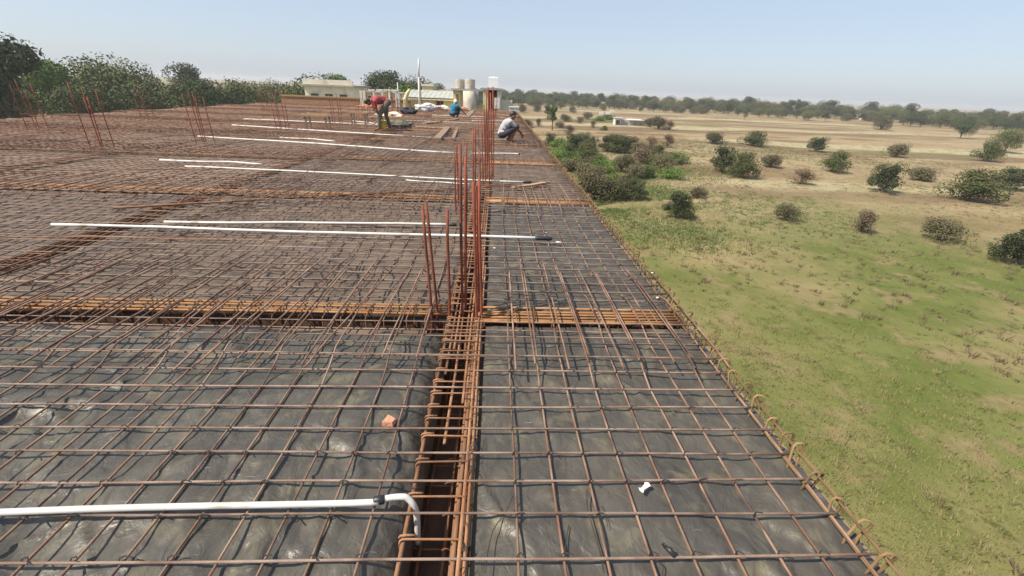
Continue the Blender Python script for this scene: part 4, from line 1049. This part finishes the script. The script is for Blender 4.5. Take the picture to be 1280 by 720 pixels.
def wood_mesh(name, C, base, hgt, r0, seed):
    rs = random.Random(seed); q = MB()
    q.tube([(0,0,-.3),(rs.uniform(-.1,.1),rs.uniform(-.1,.1),base*.6),(rs.uniform(-.2,.2),rs.uniform(-.2,.2),base+.3*(hgt-base)),(0,0,base+.7*(hgt-base))], [r0*1.3,r0,r0*.7,r0*.2], 7)
    for c in C:
        z0 = base*.7+rs.uniform(0, .25)*(hgt-base); q.tube([(0,0,z0),(c[0]*.5,c[1]*.5,(z0+c[2])*.52),(c[0],c[1],c[2])], [r0*.45,r0*.3,r0*.1], 5)
        if hgt < 4.1:
            for e_ in range(3): q.tube([(c[0]*.6,c[1]*.6,c[2]*.7),(c[0]+rs.uniform(-.4,.4),c[1]+rs.uniform(-.4,.4),c[2]+rs.uniform(.0,.2)*hgt),(c[0]*1.2+rs.uniform(-.6,.6),c[1]*1.2+rs.uniform(-.6,.6),c[2]+rs.uniform(.1,.4)*hgt)], [r0*.3,r0*.2,r0*.06], 4)
    return q.mesh(name, True)
TREES = {}
def tree_kind(key, seed, w, hgt, base, n, leaf, lobes, leafm, name, r0=.18):
    cm, C = crown_mesh('crown', seed, w, hgt, base, n, leaf, lobes); wm = wood_mesh('trunk', C, base, hgt, r0, seed)
    cm.materials.append(MT[leafm]); wm.materials.append(MT['bark'])
    TREES[key] = (name, cm, wm)
tree_kind('a', 1, 7.6, 7.2, .9, 6500, .25, 11, 'leaf_dark', 'broadleaf_tree')
tree_kind('b', 2, 9.0, 6.6, .7, 6500, .25, 13, 'leaf_mid', 'broadleaf_tree')
tree_kind('c', 3, 6.4, 8.2, 1.1, 6500, .25, 10, 'leaf_dark', 'broadleaf_tree')
tree_kind('d', 4, 8.5, 5.4, .4, 6500, .25, 12, 'leaf_olive', 'broadleaf_tree')
tree_kind('e', 5, 4.2, 7.6, 1.4, 1800, .36, 9, 'leaf_mid', 'slender_tree', .14)
tree_kind('f', 6, 6.0, 6.6, 1.3, 6500, .25, 11, 'leaf_bright', 'broadleaf_tree')
tree_kind('s1', 11, 4.6, 2.5, .15, 5200, .135, 26, 'leaf_mid', 'shrub', .07)
tree_kind('s2', 12, 3.8, 2.8, .2, 4600, .135, 22, 'leaf_dark', 'shrub', .07)
tree_kind('s3', 13, 4.0, 1.7, .08, 3400, .12, 26, 'leaf_olive', 'shrub', .05)
tree_kind('s4', 14, 3.2, 1.9, .1, 1500, .12, 20, 'leaf_dry', 'shrub', .05)
tree_kind('s5', 15, 3.8, 1.2, .05, 3200, .12, 26, 'leaf_bright', 'shrub', .05)
tree_kind('p', 16, 2.4, 4.2, 1.5, 1500, .22, 7, 'leaf_mid', 'small_tree', .10)
def plant(key, x, y, sc, label, group, cat=None, rz=None, sz=None):
    name, cm, wm = TREES[key]
    o = bpy.data.objects.new(name, None); COL.objects.link(o); o.empty_display_size = .2
    o.location = (x, y, ground_z(x, y)-.05); o.rotation_euler.z = random.uniform(0, 6.28) if rz is None else rz
    o.scale = (sc*random.uniform(.85, 1.3), sc*random.uniform(.85, 1.2), (sz or sc)*random.uniform(.75, 1.15)) if key[0] == 's' else (sc, sc, sz or sc)
    tag(o, label, cat or ('shrub' if key[0] == 's' else 'tree'), group)
    link('crown', cm, None, o); link('trunk' if key[0] != 's' else 'stem', wm, None, o)
    return o
KL = {'a':'dark rounded tree in the far tree line', 'b':'broad mid green tree in the far tree line', 'c':'tall dark tree in the far tree line', 'd':'low olive tree in the far tree line', 'e':'slender green tree in the far tree line', 'f':'bright green tree in the far tree line'}
# far tree line, two loose rows along an arc from behind the slab round to the right
nt_ = 0
for row, (Rr, n) in enumerate(((268, 84), (300, 90), (335, 80))):
    for k in range(n):
        an = rad(-3+64*(k+random.uniform(-.4, .4))/n); R1 = Rr+random.uniform(-18, 22)-max(0, .45-k/n)*40
        key = random.choices('abcde', (5,5,3,4,1))[0]
        sc = random.uniform(.85, 1.25)*(.66, .88, 1.06)[row]
        plant(key, R1*math.sin(an), R1*math.cos(an), sc, KL[key], 'trees of the far tree line')
# scattered middle trees on the right
for (px, py, key, s) in ((672,140,'d',.5),(684,150,'p',1.0),(690,163,'p',1.25),(664,134,'b',.6),(716,141,'d',.45),(730,136,'e',.5),(755,138,'d',.35),(700,137,'b',.6),(800,140,'f',.45),(652,140,'d',.5),(648,131,'a',.8),(660,128,'c',.9),(676,129,'a',.85),(712,131,'b',.75),(640,133,'b',.7),(742,134,'d',.6),(1010,150,'b',.7),(1100,162,'d',.8),(1200,172,'a',.8),(930,150,'e',.6),(880,142,'d',.6),(1255,190,'b',.7)):
    g = on_z(px, py, GZ); plant(key, g.x, g.y, s, {'p':'small bushy topped tree on a thin trunk in the dry field'}.get(key, 'lone field tree standing apart before the far tree line'), 'lone trees in the field')
# trees behind the houses at the left
for k in range(88):
    an = rad(-4-60*(k+random.uniform(-.9, .9))/88); R1 = random.uniform(75, 135)
    x, y = R1*math.sin(an), R1*math.cos(an)
    key = random.choices('abcdf', (3,4,2,3,2))[0]
    plant(key, x, y, random.choice((.7, .85, 1.0, 1.15, 1.45))*random.uniform(.9, 1.1), {'a':'dark rounded tree rising behind the houses','b':'broad mid green tree rising behind the houses','c':'tall dark tree rising behind the houses','d':'low olive tree rising behind the houses','f':'bright green tree rising behind the houses'}[key], 'trees rising behind the houses')
g = on_y(509,104,75); plant('f', g.x, 75, 1.28, 'bright green tree just behind the yellow house end', None)
g = on_y(483,104,85); plant('c', g.x, 85, 1.35, 'tall dark tree behind the whitewashed posts', None)
g = on_y(490,104,82); plant('c', g.x, 82, 1.22, 'pointed dark tree next to the tallest one behind the posts', None)
g = on_y(551,108,90); plant('e', g.x, 90, 1.15, 'slender tree beside the small yellow rooftop room', None)
# shrubs in the field (pixels of their foot)
CLUMP = [(700,184,'s5',1.0),(716,190,'s2',.9),(727,189,'s1',1.0),(735,194,'s2',.9),(764,190,'s1',1.0),(780,192,'s2',.8),(748,208,'s5',1.1),(783,206,'s5',1.1),(722,213,'s1',.7),(745,224,'s3',.9),(738,240,'s3',.9),(752,246,'s1',.6),(778,247,'s3',.9),(786,243,'s2',.6),(800,196,'s3',1.1),(822,198,'s1',.8),(842,204,'s5',1.2)]
for (px, py, key, s) in CLUMP:
    g = on_z(px, py, GZ); plant(key, g.x, g.y, s, {'s1':'mid green shrub of the thick scrub belt below the slab edge','s2':'dark green shrub of the thick scrub belt below the slab edge','s3':'low olive shrub of the thick scrub belt below the slab edge','s5':'low bright green bush of the thick scrub belt below the slab edge'}[key], 'thick scrub belt below the slab edge')
shr = [((765,250),'s1',.8,'dark dense shrub clump nearest below the slab edge'),((793,249),'s2',.62,'rounded dark shrub at the end of the near shrub clump'),((742,250),'s3',1.15,'olive shrub at the slab side of the near shrub clump'),
 ((722,196),'s2',1.25,'large dark shrub standing beside bright green crops'),((731,200),'s1',.95,'mid green shrub leaning on the large dark shrub'),((772,192),'s1',1.15,'broad dark shrub past the bare gap in the shrub row'),((790,190),'s4',1.2,'dry brown shrub beside the broad dark shrub'),((758,190),'s2',.95,'dark round shrub before the bare gap')]
for (p, key, s, lab) in shr:
    g = on_z(*p, GZ); plant(key, g.x, g.y, s, lab, None)
sl = {'s1':'mid green shrub scattered in the field','s2':'dark green shrub scattered in the field','s3':'low olive shrub scattered in the field','s4':'dry brown shrub scattered in the field','s5':'low bright green bush scattered in the field'}
for (px, py, key, s) in ((690,182,'s2',.6),(676,186,'s3',.9),(660,160,'s3',.9),(672,158,'s4',1.0),(700,160,'s3',1.1),(712,168,'s4',1.0),(705,152,'s3',1.2),(724,155,'s4',1.1),(735,150,'s3',1.3),(742,160,'s4',.9),(757,163,'s5',.8),(748,152,'s5',1.5),(760,150,'s5',1.6),(738,212,'s3',1.0),(752,216,'s5',1.0),(775,215,'s3',1.1),(800,205,'s4',1.2),(815,206,'s5',1.0),(830,212,'s3',1.2),(838,222,'s5',1.1),(812,188,'s4',1.1),(832,186,'s4',1.1),(822,162,'s3',1.5),(836,163,'s4',1.3),(812,160,'s3',1.3),(848,272,'s2',.6),(838,262,'s4',.5),(730,228,'s3',1.0),(700,208,'s5',.9),(712,214,'s3',.9),(792,222,'s3',1.0),(806,222,'s5',.9),(766,228,'s5',.8),(700,196,'s5',1.1),(712,202,'s5',1.0),(706,190,'s5',1.3),(695,200,'s5',.9),(716,188,'s5',1.2),(718,268,'s3',.5),
   (900,215,'s2',1.0),(925,222,'s1',1.0),(960,210,'s3',1.2),(1000,230,'s4',1.1),(1040,215,'s1',1.1),(1100,240,'s2',1.0),(1150,225,'s3',1.3),(1210,250,'s1',1.0),(1260,235,'s2',1.1),(890,180,'s3',1.4),(940,182,'s1',1.3),(1020,188,'s2',1.3),(1120,195,'s3',1.4),(1230,200,'s1',1.3),(1175,300,'s3',.8),(1080,290,'s4',.7),(1265,330,'s2',.7),(870,250,'s3',.7),(980,275,'s3',.6)):
    g = on_z(px, py, GZ); plant(key, g.x+random.uniform(-.3,.3), g.y, s*random.uniform(.9, 1.1), sl[key], 'shrubs scattered over the field')

# grass over the near field: blades as one mass
def grass(name, n, fx, m, hlo, hhi, label):
    V = []; Fc = []
    P = fx(n)
    Hh = GZ + gh(P[:,0], P[:,1])
    for i in range(len(P)):
        x, y, z = P[i,0], P[i,1], Hh[i]-.02
        for b in range(3):
            a = rng.uniform(0, 6.28); L = rng.uniform(hlo, hhi); w = L*.13; dx, dy = math.cos(a), math.sin(a); ln = rng.uniform(.2, .8)*L
            ox, oy = rng.uniform(-.08, .08, 2); k = len(V)
            V += [(x+ox-dy*w, y+oy+dx*w, z), (x+ox+dy*w, y+oy-dx*w, z), (x+ox+dx*ln, y+oy+dy*ln, z+L)]; Fc.append((k, k+1, k+2))
    q = MB(); q.add(V, Fc); return tag(q.build(name, m), label, 'grass', kind='stuff')
def pts_near(n):
    a = np.arctan2(rng.uniform(.05, .95, n), 1)*0+rng.uniform(.10, 1.25, n); r = 9+62*rng.uniform(0, 1, n)**1.2
    P = np.stack([r*np.sin(a), r*np.cos(a)], 1); k = fbm(P[:,0]*.12, P[:,1]*.12, 90); return P[(P[:,0] > 2.6) & (k+rng.uniform(-.12, .12, n) > .44)]
grass('field_grass', 70000, pts_near, MT['grass_dry'], .03, .11, 'short dry grass tufts over the field below the slab')
def pts_green(n):
    c = np.array([(on_z(px, py, GZ).x, on_z(px, py, GZ).y) for px, py in ((705,188),(700,195),(712,193),(835,215),(760,222),(792,150),(757,152),(700,203),(842,290),(830,245),(750,262))])
    s = np.array([3.0,2.5,2.2,3.2,3,5,6,2,2.2,2.0,1.3]); i = rng.integers(0, len(c), n)
    return c[i]+rng.normal(0, 1, (n, 2))*s[i][:,None]
grass('green_grass', 34000, pts_green, MT['grass_green'], .06, .20, 'lush green grass patches among the shrubs')

def weeds(name, n, m, label, seed, leaf=.10, spread=.45, hg=.3):
    r_ = np.random.default_rng(seed); V = []; Fc = []
    a = r_.uniform(.09, 1.25, n*3); R_ = 9+90*r_.uniform(0, 1, n*3)**1.15; P = np.stack([R_*np.sin(a), R_*np.cos(a)], 1)
    k = fbm(P[:,0]*.09, P[:,1]*.09, 200+seed); P = P[(P[:,0] > 2.8) & (k > .47)][:n]
    P = P + r_.normal(0, .15, P.shape)
    Hh = GZ + gh(P[:,0], P[:,1])
    for i in range(len(P)):
        sc = r_.uniform(.4, 1.3)
        for b in range(r_.integers(8, 20)):
            a_ = r_.uniform(0, 6.28); rr_ = spread*sc*.35*r_.uniform(0, 1); L_ = hg*sc*r_.uniform(.4, 1.1); w_ = leaf*.16*r_.uniform(.7, 1.5)
            x, y, z = P[i,0]+rr_*math.cos(a_), P[i,1]+rr_*math.sin(a_), Hh[i]-.03; ln = L_*r_.uniform(.1, .7); d_ = a_+r_.normal(0, .5); k0 = len(V)
            c_, s_ = math.cos(d_), math.sin(d_)
            V += [(x-s_*w_, y+c_*w_, z), (x+s_*w_, y-c_*w_, z), (x+c_*ln*.45+s_*w_*.6, y+s_*ln*.45-c_*w_*.6, z+L_*.65), (x+c_*ln, y+s_*ln, z+L_)]; Fc.append((k0, k0+1, k0+2, k0+3))
    q = MB(); q.add(V, Fc); return tag(q.build(name, m), label, 'weeds', kind='stuff')
weeds('green_weeds', 9000, MT['grass_green'], 'low green weeds strewn over the field', 1, .075, .6, .17)
weeds('dry_weeds', 2000, MT['leaf_dry'], 'dry brown weed clumps strewn over the field', 2, .075, .45, .24)
weeds('pale_weeds', 4200, MT['grass_dry'], 'straw coloured weed clumps strewn over the field', 3, .075, .6, .15)

# low earth bunds between the plots
for i, (p0, p1) in enumerate((((690,172),(900,176)), ((735,166),(860,170)), ((655,150),(760,147)), ((745,262),(900,250)), ((860,200),(1270,215)), ((820,146),(1270,160)))):
    A = on_z(*p0, GZ); B = on_z(*p1, GZ); n = 30; V = []; Fc = []
    d = (B-A).normalized(); s = Vector((-d.y, d.x, 0)); wd = .5+.006*A.y
    for k in range(n+1):
        c = A.lerp(B, k/n)+s*random.uniform(-.35, .35)*wd; z = ground_z(c.x, c.y); hgt = random.uniform(.12, .34)
        for o_, zz in ((-1, -.1), (-.35, hgt), (.35, hgt*.9), (1, -.1)): V.append((c.x+s.x*wd*o_, c.y+s.y*wd*o_, z+zz))
    for k in range(n):
        for j in range(3): Fc.append((k*4+j, k*4+4+j, k*4+5+j, k*4+1+j))
    q = MB(); q.add(V, Fc); tag(q.build('earth_bund', MT['ground'], smooth=True), 'low earth bund between field plots', kind='structure')

# ------------------------------------------------------------------ haze
HZ = bpy.data.materials.new('haze_air'); HZ.use_nodes = True; t = HZ.node_tree
for n in list(t.nodes):
    if n.type == 'BSDF_PRINCIPLED': t.nodes.remove(n)
pv = t.nodes.new('ShaderNodeVolumePrincipled'); pv.inputs['Color'].default_value = (.95,.96,.97,1); pv.inputs['Density'].default_value = .0005; pv.inputs['Anisotropy'].default_value = .1
t.links.new(pv.outputs[0], t.nodes['Material Output'].inputs['Volume'])
q = MB(); q.box(-2700, 2700, -700, 3100, GZ-2.5, 12)
tag(q.build('haze', HZ), 'pale dusty air over the field', 'haze', kind='stuff')
